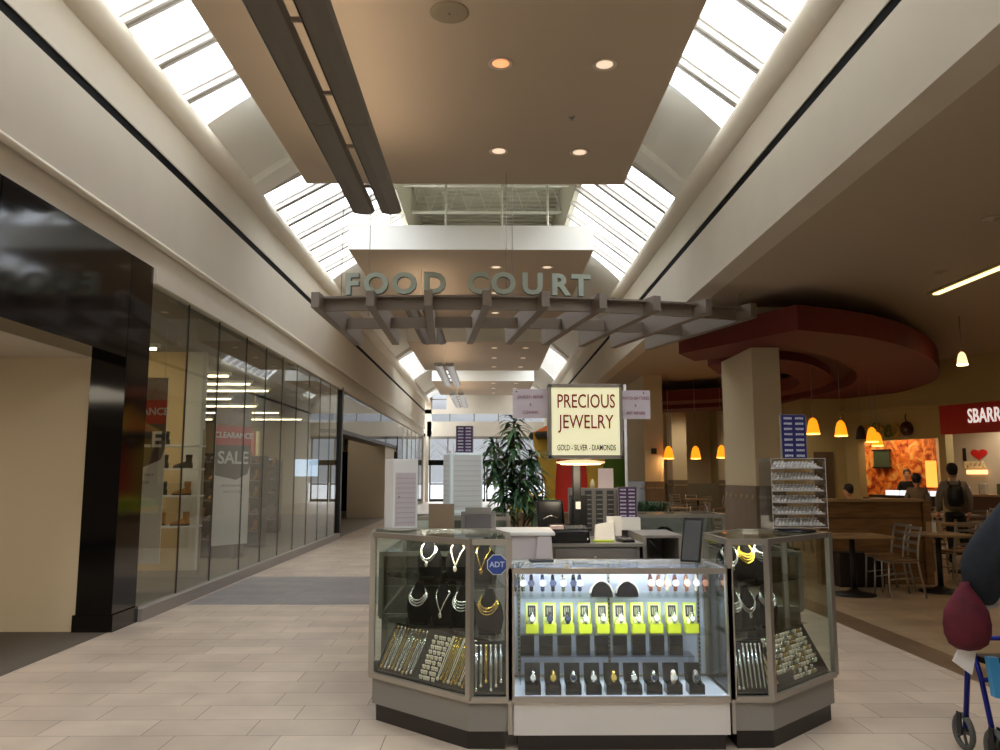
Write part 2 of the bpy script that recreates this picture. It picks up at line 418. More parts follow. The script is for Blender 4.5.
for y in (16.5, 20, 27, 31, 38): light('SPOT', 'downlight_bulb', (.6, y, PZ-.05), 30, (1,.85,.66), .1, spot=130)
t = thing('ceiling_speaker', 'round flat tan speaker grille in the near ceiling panel', 'ceiling speaker', (-.39, 6.85, PZ))
MB().lathe([(.175,.0),(.18,-.006),(.16,-.014),(.12,-.016),(.003,-.018)], n=32).build('grille', mat('speaker grille', (150,136,112), .7), t)
MB().cyl((0,0,-.022), (0,0,-.016), .008, n=8).build('screw', BLK, t)
t = thing('smoke_detector', 'tiny dark sprinkler head in the near ceiling panel', 'sprinkler', (.95, 9.0, PZ))
MB().lathe([(.035,0),(.03,-.008),(.01,-.012),(.01,-.03),(.022,-.034)], n=12).build('sprinkler_head', ALUD, t)

# ---- linear pendant fixtures
def pendant_pair(y0, y1, label, lit=None):
    t = thing('linear_pendant_light', label, 'pendant light', (-1.45, (y0+y1)/2, 4.8))
    L = y1-y0
    for xo, wd in ((-.18, .29), (.17, .27)):
        prof = [(-wd/2, .04), (-wd/2+.03, 0), (0, -.02), (wd/2-.03, 0), (wd/2, .04), (wd/2-.02, .10), (-wd/2+.02, .10)]
        n = max(1, round(L/2.6))
        for q in range(n):
            a = -L/2+L*q/n+.004; b = -L/2+L*(q+1)/n-.004
            MB().extr([(xo+p[0], a, p[1]) for p in prof], (0, b-a, 0)).build('louvre_housing', LOUV if lit is None else ALU, t)
        MB().box(xo-wd/2+.026, xo-wd/2+.03, -L/2, L/2, -.004, .004).build('seam', SLOT, t)
        light('AREA', 'uplight_tube', (-1.45+xo, (y0+y1)/2, 4.92), 1.7*L, (1,.80,.60), .12, L-.3, rot=(PI,0,0))
    mb = MB()
    yy = -L/2+.1
    while yy < L/2: mb.box(-.06, .06, yy, yy+.03, .03, .06); yy += 1.15
    mb.build('cross_bar', LOUV, t)
    for yy in (-L/2+.5, L/2-.6):
        MB().cyl((0,yy,.05), (0,yy,.9), .006, n=6).build('hanger_wire', STRUCT, t)
    return t
pendant_pair(2.0, 9.86, 'long pair of dark grey suspended louvre lights nearest the camera')
pendant_pair(15.6, 20.1, 'second dark grey suspended light pair seen behind the trellis')
pendant_pair(24.2, 29.7, 'pale grey suspended light pair under the third ceiling panel', True)
pendant_pair(33.1, 39.5, 'small far suspended light pair under the last ceiling panel', True)

# ================================================= END WALL
EY = 46
STAN = PAINT
mb = MB()
def wallq(mb, x0, x1, z0, z1): mb.box(x0, x1, EY, EY+.3, z0, z1)
wallq(mb, XL-.5, 3.3, 5.0, 5.25); wallq(mb, -3.7, 3.3, 3.7, 4.55)
wallq(mb, XL-.5, -3.45, 3.7, 6.6); wallq(mb, -2.6, 3.3, 5.25, 8.2); wallq(mb, XL-.5, -2.6, 6.5, 8.2)
wallq(mb, XL-.5, -3.6, 0, 3.7)
struct(mb, 'wall_far', STAN)
wdw = struct(MB().box(-3.45, 3.0, EY+.1, EY+.12, 4.55, 5.0), 'window_20', SKYG)
mb = MB()
for x in (-2.4, -1.0, .4, 1.8): mb.box(x-.03, x+.03, EY, EY+.14, 4.55, 5.0)
struct(mb, 'window_frame', ALUD, wdw)
wdw = struct(MB().box(-3.45, -2.6, EY+.1, EY+.12, 5.25, 6.5), 'window_21', SKYG)
struct(MB().box(-3.45, -2.6, EY, EY+.13, 5.8, 5.86).box(-3.47, -3.41, EY, EY+.13, 5.25, 6.5), 'window_frame', ALUD, wdw)
DARKF = mat('dark door frame', (40, 40, 42), .4)
wdw = struct(MB().box(-3.6, 3.0, EY+.1, EY+.12, 2.35, 3.7), 'window_22', SKYG)
mb = MB()
for x in (-3.55, -2.5, -1.3, 0, .3, 1.6, 2.9): mb.box(x-.04, x+.04, EY, EY+.14, 2.3, 3.7)
mb.box(-3.6, 3.0, EY, EY+.14, 3.55, 3.7)
struct(mb, 'window_frame', ALUD, wdw)
struct(MB().box(-3.6, 3.0, EY-.02, EY+.16, 2.05, 2.35), 'trim_60', SLOT)
k = 1
for x in (-3.55, -2.5, -1.4, -.3, .8, 1.9):
    d = struct(MB().box(x+.05, x+1.0, EY+.1, EY+.12, .05, 2.05), 'door_%d' % k, SKYG); k += 1
    mb = MB()
    mb.box(x, x+.08, EY+.05, EY+.15, 0, 2.05).box(x+.97, x+1.05, EY+.05, EY+.15, 0, 2.05).box(x, x+1.05, EY+.05, EY+.15, .95, 1.03).box(x, x+1.05, EY+.05, EY+.15, 0, .15)
    struct(mb, 'door_frame', DARKF, d)
# outside: pavement, distant trees added to darken the bright view, and parked van
struct(MB().box(-60, 60, 46.4, 160, -.25, -.05), 'ground', mat('asphalt', (120,118,116), .9))
for i, x in enumerate((-14, -9.5, -5.0, 1, 6, 12)):
    t = thing('added_tree', 'bare grey tree added to darken the view outside the end doors', 'tree', (x, 105+3*(i%2), -.05), group='trees added to darken the view beyond the entrance')
    mb = MB(); rr = random.Random(i)
    mb.tube([(0,0,0),(0.1,0,2.2),(0,.1,4.5)], [.22,.18,.1], 8)
    mb.build('trunk', mat('bark', (96,88,84), .9), t)
    mb = MB()
    for q in range(60):
        a = rr.uniform(0, 2*PI); z = rr.uniform(1.8, 4.4); r = rr.uniform(1.2, 2.6)
        mb.tube([(0,0,z),(r*.5*math.cos(a),r*.5*math.sin(a),z+.7),(r*math.cos(a),r*math.sin(a),z+1.7)], [.05,.03,.012], 4)
    mb.build('branches', MATS['bark'], t)

# ================================================= LEFT SIDE: granite portal
t = thing('granite_portal', 'black polished granite shop portal at the far left with wide header', 'shop portal', (XL, 8.2, 0))
MB().box(XL-.33, XL+.02, 7.98, 8.5, 0, 3.73).build('column', BLACK, t, world=True)
MB().box(XL-.35, XL+.04, 7.96, 8.52, 0, .16).build('plinth', BLACK, t, world=True)
mb = MB()
for y0, y1 in ((-4, -1.5), (-1.5, 1.2), (1.2, 3.6), (3.6, 5.8), (5.8, 7.98)): mb.box(XL-.33, XL+.02, y0, y1-.012, 2.67, 3.73)
mb.build('header_slab', BLACK, t, world=True)
# recess walls
mb = MB(); mb.box(-9, XL-.34, 8.0, 8.2, 0, 2.9)
struct(mb, 'wall_recess', mat('recess cream paint', (226,208,176), .8))
struct(MB().box(-9, XL-.36, -6, 7.99, 2.67, 2.8), 'ceiling', PAINT)
struct(MB().box(-9.2, -9, -6, 8.2, 0, 2.8), 'wall_recess', PAINT)

light('AREA', 'recess_fill_light', (-6.2, 4.5, 2.64), 60, (1,.88,.68), 2.2)  # added fill that brightens the dark recess wall, no fixture behind it
# ---- shoe shop glass
G0, G1 = 8.52, 19.4
mb = MB(); mb.box(XL-.06, XL+.08, G0, G1, 0, .13)
struct(mb, 'trim_70', mat('grey curb', (150, 142, 134), .4))
gl = struct(MB().box(XL-.012, XL, G0, G1, .13, 3.56), 'window_30', SGLS)
mb = MB(); y = G0+1.05
ys = [8.55, 9.62, 10.72, 11.95, 13.0, 14.05, 15.1, 16.15, 17.2, 18.25, 19.35]
for y in ys[1:-1]: mb.box(XL-.014, XL+.003, y-.008, y+.008, .13, 3.56)
struct(mb, 'window_joint', mat('dark silicone', (40,42,38), .5), gl)
struct(MB().box(XL-.06, XL+.05, G0, 44, 3.56, 3.74), 'trim_71', PAINT)
struct(MB().box(XL-.08, XL+.06, G1, G1+.16, 0, 3.62), 'trim_72', BLK)
# interior
struct(MB().prism([(-14,8.5),(XL-.07,8.5),(XL-.07,19.6),(-5.9,31.2),(-14,31.2)], 3.5, 3.7), 'ceiling', mat('store ceiling', (128,122,110), .8))
SW = mat('store wall', (176, 162, 128), .8)
struct(MB().box(-14, -13.8, 8.5, 31.2, 0, 3.5), 'wall_shop', SW)
struct(MB().prism([(XL-.1,19.58),(XL-.02,19.58),(-5.86,31.2),(-5.96,31.2)], 0, 3.5), 'wall_shop', SW)
struct(MB().box(-14, -5.9, 31.2, 31.4, 0, 3.5), 'wall_shop', SW)
struct(MB().box(-14, XL-.36, 8.3, 8.5, 0, 3.6), 'wall_shop', SW)
struct(MB().box(-6.6, -4.95, 13.0, 13.12, 0, 3.5), 'wall_shop', mat('peach display wall', (236, 205, 150), .8))
struct(MB().box(-4.95, -4.7, 12.98, 13.2, 0, 3.5), 'trim_73', PAINTW)
TUBE = mat('fluorescent tube', (255, 240, 200), emis=5)
sl = None
for i, y in enumerate((10.4, 12.2, 14.0, 15.6, 17.0, 18.4, 20.4, 22.6, 25, 28)):
    for x in ((-6.4, -9.8) if y < 20 else (-7.9, -11)):
        if sl is None:
            sl = thing('strip_light', 'thin fluorescent strip light on the shoe shop ceiling', 'strip light', (x, y, 3.44), group='strip lights in the shoe shop')
            MB().box(-1.3, 1.3, -.06, .06, .0, .06).build('housing', WHITE, sl); MB().cyl((-1.25,0,-.02),(1.25,0,-.02), .022, n=8).build('tube', TUBE, sl)
        else: dup(sl, (x, y, 3.44))
for y in (11, 14.2, 17.2, 21.5, 26): light('AREA', 'shop_strip_light', (-7.2 if y < 20 else -9, y, 3.38), 60, (1,.90,.72), 4.5, .8)
# duct inside
SHOEM = [mat('black leather', (30,26,24), .4), mat('tan suede', (176,124,58), .8), mat('brown leather', (96,58,34), .5), mat('grey suede', (110,104,98), .8)]
def shoe(name, mt, kind, label, cat='shoe', group=None):
    t = thing(name, label, cat, (0,0,0), group=group)
    MB().loft([(-.13,0,.014,.03,.014),(-.08,0,.014,.036,.014),(0,0,.012,.034,.012),(.07,0,.012,.045,.012),(.12,0,.012,.038,.012),(.145,0,.014,.02,.012)], 10).build('sole', SHOEM[0], t)
    MB().loft([(-.13,0,.05,.02,.03),(-.11,0,.055,.032,.045),(-.05,0,.06,.036,.052),(.01,0,.05,.038,.042),(.07,0,.042,.042,.03),(.115,0,.034,.035,.022),(.14,0,.028,.018,.012)], 12).build('upper', mt, t)
    if kind: MB().lathe([(.036,.06),(.038,.11),(.042,.16),(.044,.20),(.036,.205),(.034,.12)], (-.075,0,0), 14, sx=1.15).build('shaft', mt, t)
    return t
lab = 'shoe on the window display shelf just right of the black portal'
base_shoes = [shoe('ankle_boot', SHOEM[0], 1, 'black ankle boot on the window shelves by the portal', 'boot', 'boots on the first window display'),
              shoe('ankle_boot', SHOEM[1], 1, 'tan suede ankle boot on the window shelves by the portal', 'boot', 'tan boots on the first window display'),
              shoe('shoe', SHOEM[2], 0, 'brown low shoe on a shoe shop shelf', 'shoe', 'brown shoes on the shop shelves'),
              shoe('shoe', SHOEM[3], 0, 'grey low shoe on a shoe shop shelf', 'shoe', 'grey shoes on the shop shelves'),
              shoe('shoe', SHOEM[0], 0, 'black low shoe on a shoe shop shelf', 'shoe', 'black shoes on the shop shelves')]
used = set()
def put(i, x, y, z, rz):
    s = base_shoes[i]
    if i in used: return dup(s, (x,y,z), rz)
    used.add(i); s.location = (x,y,z); s.rotation_euler = (0,0,rz); return s
def shelf_unit(x, y, zs, wx, wy, label, name='display_shelf'):
    t = thing(name, label, 'display shelf', (x, y, 0))
    for z in zs: MB().box(-wx/2, wx/2, -wy/2, wy/2, z-.025, z).build('shelf', WHITE, t)
    for a in (-wx/2+.03, wx/2-.03):
        MB().box(a-.015, a+.015, wy/2-.03, wy/2, 0, max(zs)+.25).build('post', ALU, t)
    return t
shelf_unit(-5.0, 12.2, (.75, 1.2, 1.6, 1.95), 1.2, .45, 'white tiered shelf of boots in the first shop window')
for z, lst in ((.75, (1,1,1)), (1.2, (1,0,1)), (1.6, (0,0,0)), (1.95, (0,0))):
    for q, i in enumerate(lst): put(i, -5.35+q*.36, 12.15, z, .3+PI)
shelf_unit(-5.0, 10.4, (.75, 1.25), .9, .4, 'low white shelf behind the glass edge nearest the portal')
for z in (.75, 1.25):
    for q in range(3): put(1 if q < 2 else 0, -5.3+q*.3, 10.35, z, .2+PI)
def rack(x, y, label):
    t = thing('shoe_rack', label, 'shoe rack', (x, y, 0))
    MB().box(-.55, .55, -.02, .02, 0, 1.9).build('back_panel', SLOT, t)
    MB().box(-.57, -.55, -.31, .31, 0, 1.9).box(.55, .57, -.31, .31, 0, 1.9).build('end_panel', BLK, t)
    for z in (.35, .7, 1.05, 1.4, 1.75): MB().box(-.55, .55, -.31, .31, z-.02, z).build('shelf', mat('grey shelf', (120,116,110), .5), t)
    for z in (.35, .7, 1.05, 1.4, 1.75):
        for s_ in (-1, 1):
            for q in range(6 if s_ < 0 else 2): put(random.choice((2,3,4,4,1)), x-.45+q*.18, y+s_*.165, z, s_*PI/2)
    return t
for i, (x, y) in enumerate(((-5.2, 15.0), (-5.4, 17.2), (-7.0, 16.4), (-7.2, 19.4), (-6.2, 21.5), (-8.6, 22.5))):
    rack(x, y, ('black shoe rack just behind the second sale banner', 'shoe rack near the far end of the shop window', 'black shoe rack deeper inside the shop', 'shoe rack well back on the shop floor', 'shoe rack near the slanted shop wall', 'rearmost shoe rack by the daylit shop panes')[i])
# curtains / coloured hanging merchandise
mb = MB().cyl((-6.1,18.6,2.5),(-6.1,18.6,3.5),.01).cyl((-5.5,18.6,2.5),(-5.5,18.6,3.5),.01)
for q in range(9): mb.tube([(-6.2+q*.1, 18.6, 2.5), (-6.2+q*.1+.02, 18.6, .9)], .05, 6, m=q%3)
solo(mb, 'hanging_bags', [mat('mustard cloth',(190,150,40),.8), mat('rust cloth',(160,80,50),.8), mat('cream cloth',(210,196,150),.8)], 'mustard and rust bags hanging in the far part of the shoe shop', 'bags', kind='stuff')
# back windows of shop
for i, x in enumerate((-11.2, -9.4, -7.6)):
    struct(MB().box(x, x+.9, 31.16, 31.2, 1.45, 2.1), 'window_%d' % (40+i), mat('daylit shop pane', (200,225,255), emis=1.2))
# sale banners
BAN = mat('banner grey photo', (150,128,112), .7, noise=.25, nscale=9); BRED = mat('banner red', (205,42,34), .6); BGR = mat('banner dark grey', (92,86,84), .7)
def banner(x, y, z0, z1, wd, label):
    t = thing('sale_banner', label, 'banner', (x, y, z0)); H_ = z1-z0
    MB().box(-wd/2, wd/2, -.008, .008, 0, H_).build('panel', PAPER, t)
    MB().box(-wd/2, wd/2, -.012, -.008, H_-.30, H_).build('photo_band', BAN, t)
    MB().box(-wd/2, wd/2, -.013, -.008, H_-.62, H_-.30).build('red_band', BRED, t)
    MB().extr([(-wd/2,-.012,H_-.62),(-wd/2,-.012,H_-1.12),(wd*.1,-.012,H_-1.2),(wd/2-.05,-.012,H_-1.1),(wd/2,-.012,H_-.95),(wd/2,-.012,H_-.62)], (0,.003,0)).build('grey_band', BGR, t)
    mb = MB().text('CLEARANCE', .135, (0,-.014,H_-.46), depth=.002, bold=.003)
    mb.text('SALE', .29, (0,-.014,H_-.84), depth=.002, bold=.006)
    mb.build('lettering', WHITE, t)
    mb = MB().text('LIMITED TIME ONLY', .05, (0,-.012,H_-1.3), depth=.001).text('SELECT STYLES', .05, (0,-.012,H_-1.4), depth=.001); mb.build('small_lettering', BGR, t)
    for a in (-wd/2+.05, wd/2-.05): MB().cyl((a,0,H_), (a,0,3.5-z0), .003, n=5).build('wire', ALU, t)
    return t
banner(-4.70, 10.75, .35, 2.80, .70, 'tall red and grey sale banner hanging next to the black portal')
banner(-4.36, 13.6, .35, 2.62, .70, 'sale banner hanging further along the shop window with red band').rotation_euler = (0,0,.95)

# ---- second shop beyond black post
struct(MB().box(XL-.02, XL, G1+.16, 31.6, 2.62, 3.56), 'window_31', DKG)
struct(MB().box(XL-.5, XL-.02, G1+.16, 31.6, 2.52, 2.62), 'trim_74', BLK)
struct(MB().box(XL-.25, XL+.02, 31.4, 32.3, 2.05, 3.0), 'trim_75', BLACK)
gl = struct(MB().box(XL-.012, XL, 31.6, 43.0, .13, 3.56), 'window_32', SGLS)
mb = MB()
for y in (33.4, 35.2, 37.0, 39, 41): mb.box(XL-.02, XL+.01, y-.03, y+.03, .13, 3.56)
struct(mb, 'window_frame', ALUD, gl)
struct(MB().box(XL-.3, XL+.05, 43.0, 44.2, 0, 3.74), 'wall_left', PAINT)
struct(MB().box(-5.86, XL-.05, 31.2, 31.4, 2.4, 3.5), 'wall_recess', BEIGE)
struct(MB().box(-5.1, XL-.1, 28.6, 31.19, 0, 3.48), 'wall_recess', PAINT)
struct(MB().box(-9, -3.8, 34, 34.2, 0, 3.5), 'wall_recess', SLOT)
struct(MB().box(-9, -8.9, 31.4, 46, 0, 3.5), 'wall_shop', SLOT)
mb = MB().text('STORE', .26, (-5.45, 31.18, 2.75), depth=.01, bold=.006, sx=.6)
solo(mb, 'shop_lettering', KICK, 'dark brown letters over the dim shop opening beyond the black post', 'lettering')
light('AREA', 'recess_lamp', (-5.5, 27, 3.3), 25, (1,.85,.65), 1.5)
# ================================================= TRELLIS + LETTERS
near = [(-2.36,10.51),(-1.61,10.41),(-.84,10.38),(-.06,10.37),(.72,10.42),(1.5,10.53),(2.26,10.68),(3.02,10.88),(3.73,11.14)]
far = [(-2.18,12.95),(-1.56,12.88),(-.95,12.82),(-.35,12.8),(.27,12.82),(.87,12.9),(1.48,13.03),(2.02,13.18),(2.65,13.38)]
T = thing('trellis_canopy', 'curved taupe metal trellis of radiating fins hanging over the kiosk', 'trellis', (.4, 11.6, 3.5))
for a, b in zip(near, far):
    A = Vector((a[0],a[1],0)); B = Vector((b[0],b[1],0)); d = (B-A).normalized(); n = Vector((-d.y, d.x, 0))*.055
    z = lambda v, h: (v.x, v.y, h)
    MB().hexa([z(A-n,3.72), z(A+n,3.72), z(B+n,3.60), z(B-n,3.60)], [z(A-n,3.93), z(A+n,3.93), z(B+n,3.93), z(B-n,3.93)]).build('fin', FIN, T, world=True, bev=.004)
def beam(tt, z0, z1, wd, name):
    pts = []
    for a, b in zip(near, far): pts.append(Vector((a[0]+(b[0]-a[0])*tt, a[1]+(b[1]-a[1])*tt, 0)))
    e0 = pts[0]-(pts[1]-pts[0])*.12; e1 = pts[-1]+(pts[-1]-pts[-2])*.05
    pts = [e0]+pts+[e1]
    for p, q in zip(pts[:-1], pts[1:]):
        pass
    mb = MB(); L = []
    for i, p in enumerate(pts):
        d = (pts[min(i+1,len(pts)-1)]-pts[max(i-1,0)]).normalized(); n = Vector((-d.y,d.x,0))*wd/2
        L.append((p-n, p+n))
    for (a0,a1),(b0,b1) in zip(L[:-1], L[1:]):
        mb.hexa([(a0.x,a0.y,z0),(a1.x,a1.y,z0),(b1.x,b1.y,z0),(b0.x,b0.y,z0)], [(a0.x,a0.y,z1),(a1.x,a1.y,z1),(b1.x,b1.y,z1),(b0.x,b0.y,z1)])
    return mb.build(name, FIN, T, world=True)
beam(.13, 3.73, 3.88, .06, 'curved_beam'); beam(.10, 3.88, 3.905, .14, 'letter_ledge'); beam(.62, 3.70, 3.86, .06, 'curved_beam')
def onbeam(x, t=.10):
    for (a,b),(c,d) in zip(zip(near,far), zip(near[1:],far[1:])):
        p = (a[0]+(b[0]-a[0])*t, a[1]+(b[1]-a[1])*t); q = (c[0]+(d[0]-c[0])*t, c[1]+(d[1]-c[1])*t)
        if p[0] <= x <= q[0]:
            s_ = (x-p[0])/(q[0]-p[0]); return (x, p[1]+(q[1]-p[1])*s_), math.atan2(q[1]-p[1], q[0]-p[0])
    return (x, 10.6), 0
for x, y in ((-2.03, 10.6), (-1.86, 11.9), (.2, 10.75), (.32, 12.1)):
    MB().cyl((x,y,3.88), (x,y,5.7 if y < 11.2 else 7.3), .006, n=6).build('cable', ALU, T, world=True)
MB().cyl((3.65,11.5,3.9),(3.65,11.5,4.15),.012,n=8).build('hanger', ALU, T, world=True)
LS = thing('letter_sign', 'raised sage grey FOOD COURT letters standing on the trellis', 'sign', (.2, 10.6, 3.905))
centers = {'F':348, 'O1':373, 'O2':402, 'D':433, 'C':477.5, 'O3':503, 'U':533, 'R':561, 'T':583}
for key, px in centers.items():
    x = (px-491.3)/800*10.55
    (xx, yy), an = onbeam(x)
    R = (math.cos(an), math.sin(an), 0)
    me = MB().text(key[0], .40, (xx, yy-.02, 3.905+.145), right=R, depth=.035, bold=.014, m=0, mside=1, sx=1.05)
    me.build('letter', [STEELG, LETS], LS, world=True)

# ================================================= FOOD COURT
# red canopy ring
outer = [(3.12,13.15),(4.26,10.91),(5.6,11.58),(7.09,12.98),(8.58,15.1),(9.6,17.3),(9.95,19.9),(9.4,22.4),(8.2,24.2),(6.2,25.6),(4.0,26.4)]
inner = [(3.6,14.0),(4.75,12.75),(5.6,13.3),(6.6,14.6),(7.5,16.2),(8.1,18.0),(8.2,19.9),(7.8,21.8),(6.9,23.2),(5.6,24.2),(4.0,24.9)]
def smooth(pts, keep=2, n=3):
    out = pts[:keep]
    for i in range(keep-1, len(pts)-1):
        p0 = Vector(pts[max(i-1, keep-1)]); p1 = Vector(pts[i]); p2 = Vector(pts[i+1]); p3 = Vector(pts[min(i+2, len(pts)-1)])
        for q in range(1, n+1):
            t = q/n
            v = .5*((2*p1)+(p2-p0)*t+(2*p0-5*p1+4*p2-p3)*t*t+(3*p1-3*p2+p3-p0)*t**3); out.append((v.x, v.y))
    return out
outer = smooth(outer); inner = smooth(inner)
t = thing('red_canopy', 'big curved dark red dropped canopy hanging over the food court', 'canopy', (6.5, 18, 3.5))
def ring(o_, i_, z0, z1, wall=True):
    mb = MB(); n = len(o_)
    for a in range(n-1):
        mb.hexa([(*i_[a],z0),(*o_[a],z0),(*o_[a+1],z0),(*i_[a+1],z0)], [(*i_[a],z1),(*o_[a],z1),(*o_[a+1],z1),(*i_[a+1],z1)])
    return mb
ring(outer, inner, 3.5, 3.86).build('outer_ring', RED, t, world=True)
inner2 = [(x*.8+1.25, y*.8+3.9) for x, y in inner]; inner3 = [(x*.55+2.7, y*.55+8.6) for x, y in inner]
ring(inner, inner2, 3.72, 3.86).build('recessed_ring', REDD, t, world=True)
ring(inner2, inner3, 3.56, 3.86).build('inner_ring', RED, t, world=True)
for x, y in ((3.9,12.3),(7.0,13.6),(9.2,18),(8.4,23)): MB().cyl((x,y,3.8),(x,y,4.15),.02,n=8).build('hanger_rod', ALU, t, world=True)
# columns
def column(x0, x1, y0, y1, z1, label, wz=1.33):
    t = thing('column', label, 'column', ((x0+x1)/2, (y0+y1)/2, 0))
    MB().box(x0, x1, y0, y1, wz, z1).build('shaft', BEIGE, t, world=True)
    MB().box(x0-.015, x1+.015, y0-.015, y1+.015, 0, wz).build('tiled_base', WAIN, t, world=True)
    mb = MB()
    n = 6
    for q in range(n):
        yy = y0+.12+(y1-y0-.24)*q/(n-1); mb.obox((x0-.02, yy, wz-.17), (.012,.07,.07), Matrix.Rotation(PI/4,3,'X'))
        xx = x0+.06+(x1-x0-.12)*q/(n-1); mb.obox((xx, y0-.02, wz-.17), (.05,.012,.05), Matrix.Rotation(PI/4,3,'Y'))
    mb.build('accent_tile', mat('tan accent tile', (170,150,120), .5), t, world=True)
    return t
c1 = column(4.1, 4.54, 12.45, 14.1, 3.5, 'thick square beige column with brown tiled base behind the kiosk')
struct(MB().box(4.05, 4.7, 12.45, 14.1, 3.86, 4.15), 'wall_column_head', BEIGE)
c2 = column(4.05, 4.55, 21.2, 24.0, 4.15, 'farther beige column with thermostat just right of the lit sign')
MB().box(4.22, 4.36, 21.15, 21.2, 2.05, 2.2).build('thermostat', KICK, c2, world=True)
column(6.2, 6.7, 27.5, 28.3, 4.15, 'slim far beige pier by the red door in the food court')
column(8.0, 8.4, 27.5, 28.3, 4.15, 'far beige pier beside the near thick column')
# walls around food court
struct(MB().box(3.3, 12, 30, 30.2, 0, 4.15), 'wall_back', BEIGE)
struct(MB().box(5.0, 6.0, 29.94, 30, 0, 3.0), 'door_20', mat('dark red door', (120,30,22), .5))
struct(MB().box(3.3, 12, 29.0, 29.05, 0, 1.2), 'wall_back', mat('grey half wall', (128,120,104), .8))
struct(MB().box(18.4, 18.6, -6, 31, 0, 4.15), 'wall_east', OLIVE)
struct(MB().box(XR+.02, XR+.3, 30.2, 46, 0, 4.15), 'wall_right', PAINT)
struct(MB().box(12, 18.4, 30, 30.2, 0, 4.15), 'wall_back', BEIGE)
struct(MB().box(-9, XL-.4, 19.8, 46, 3.5, 3.7), 'ceiling', CEILR)
# shopfront wall from A to B
A = Vector((9.3, 21.0, 0)); B = Vector((13.0, 12.294, 0))
D = (B-A).normalized(); Nn = Vector((-D.y, D.x, 0))     # Nn points to far side? ensured below
if Nn.x < 0: Nn = -Nn
def along(mb, s0, s1, z0, z1, n0=0, n1=.25, m=0):
    p = [A+D*s0+Nn*n0, A+D*s1+Nn*n0, A+D*s1+Nn*n1, A+D*s0+Nn*n1]
    mb.hexa([(q.x,q.y,z0) for q in p], [(q.x,q.y,z1) for q in p], m); return mb
Ltot = (B-A).length
def on(s_, z, n0=0): q = A+D*s_+Nn*n0; return Vector((q.x, q.y, z))
mb = MB(); along(mb, 0, Ltot, 3.12, 4.15); along(mb, 0, .4, 0, 3.12); along(mb, .4, 2.72, 2.36, 3.12); along(mb, 2.72, 2.9, 0, 3.12)
along(mb, 2.9, Ltot, 2.9, 3.12)
struct(mb, 'wall_shopfront', OLIVE)
struct(along(MB(), -.1, Ltot, 3.08, 3.16, -.12, 0), 'trim_80', OLIVE)
struct(MB().box(8.2, 9.35, 21.0, 21.2, 0, 4.15), 'wall_back', OLIVE)
struct(MB().box(8.2, 8.3, 21.2, 30, 0, 4.15), 'wall_back', OLIVE)
struct(MB().box(8.45, 8.95, 20.95, 21.0, 0, 2.1), 'door_21', mat('dim brown door', (96, 80, 56), .6))
# olive ceiling cove ring to the right
# deep warm shop (left bay)
MUR = bpy.data.materials.new('orange mural'); MUR.use_nodes = True; nt = MUR.node_tree; b_ = nt.nodes['Principled BSDF']
t_ = nt.nodes.new('ShaderNodeTexCoord'); v_ = nt.nodes.new('ShaderNodeTexNoise'); v_.inputs['Scale'].default_value = 3.2; v_.inputs['Detail'].default_value = 5; v_.inputs['Distortion'].default_value = 1.5
r_ = nt.nodes.new('ShaderNodeValToRGB'); e = r_.color_ramp.elements; e[0].position = .36; e[0].color = s2l((140,40,20))+(1,); e[1].position = .66; e[1].color = s2l((240,190,110))+(1,)
e2 = r_.color_ramp.elements.new(.5); e2.color = s2l((226,120,40))+(1,)
nt.links.new(t_.outputs['Object'], v_.inputs['Vector']); nt.links.new(v_.outputs['Fac'], r_.inputs[0]); nt.links.new(r_.outputs[0], b_.inputs['Base Color'])
struct(along(MB(), -2.2, 1.45, 0, 3.0, 1.6, 1.7), 'wall_mural', MUR)
struct(along(MB(), -2.3, -2.2, 0, 3.0, .25, 1.7), 'wall_shop', BEIGE)
mb = MB(); q = [A+D*2.76+Nn*.25, A+D*2.9+Nn*.25, A+D*1.55+Nn*1.6, A+D*1.41+Nn*1.6]
mb.hexa([(v.x,v.y,0) for v in q], [(v.x,v.y,3.0) for v in q]); struct(mb, 'wall_shop', mat('pale grey shop wall', (196,182,160), .7))
struct(along(MB(), -2.3, 8.0, 2.75, 2.85, .25, 1.7), 'ceiling', BEIGE)
q = on(.6, 2.6, .9); light('AREA', 'mural_shop_lamp', q, 18, (1,.74,.42), 1.2)
q = on(-.8, 2.6, .9); light('AREA', 'mural_shop_lamp', q, 14, (1,.74,.42), 1.0)
struct(along(MB(), 1.45, Ltot, 0, 3.0, 1.6, 1.7), 'wall_shop', MATS['pale grey shop wall'])
q = on(3.6, 2.7, .9); light('AREA', 'pizza_shop_lamp', q, 26, (1,.86,.66), 1.2)
REDS = mat('bright red sign', (178, 30, 22), .5)
t = thing('shop_sign', 'red illuminated shop sign with white capital letters over the counter at right', 'sign', on(4.6, 2.42, -.08))
along(MB(), 2.9, 8.0, 2.42, 3.08, -.14, 0).build('panel', REDS, t, world=True)
mb = MB().text('SBARRO', .44, on(3.60, 2.78, -.15), right=D, depth=.006, bold=.004, align='LEFT', sx=.60)
mb.build('lettering', mat('lit white letters', (250,248,240), emis=.7), t, world=True)
t = thing('wall_poster', 'wall graphic with an I, a red heart and glowing pizza under the red sign', 'wall sign', on(2.45, 1.5, 1.55))
MB().text('I', .40, on(2.20, 1.98, 1.57), right=D, depth=.01, bold=.02).build('letter', BLK, t, world=True)
mb = MB(); hp = []
for i in range(40):
    a = 2*PI*i/40; hx = 16*math.sin(a)**3/16*.21; hz = (13*math.cos(a)-5*math.cos(2*a)-2*math.cos(3*a)-math.cos(4*a))/16*.2; hp.append(on(2.56+hx, 2.0+hz*.75, 1.57))
mb.extr(hp, Nn*.04); mb.build('heart', mat('red heart', (200,26,24), .4), t, world=True)
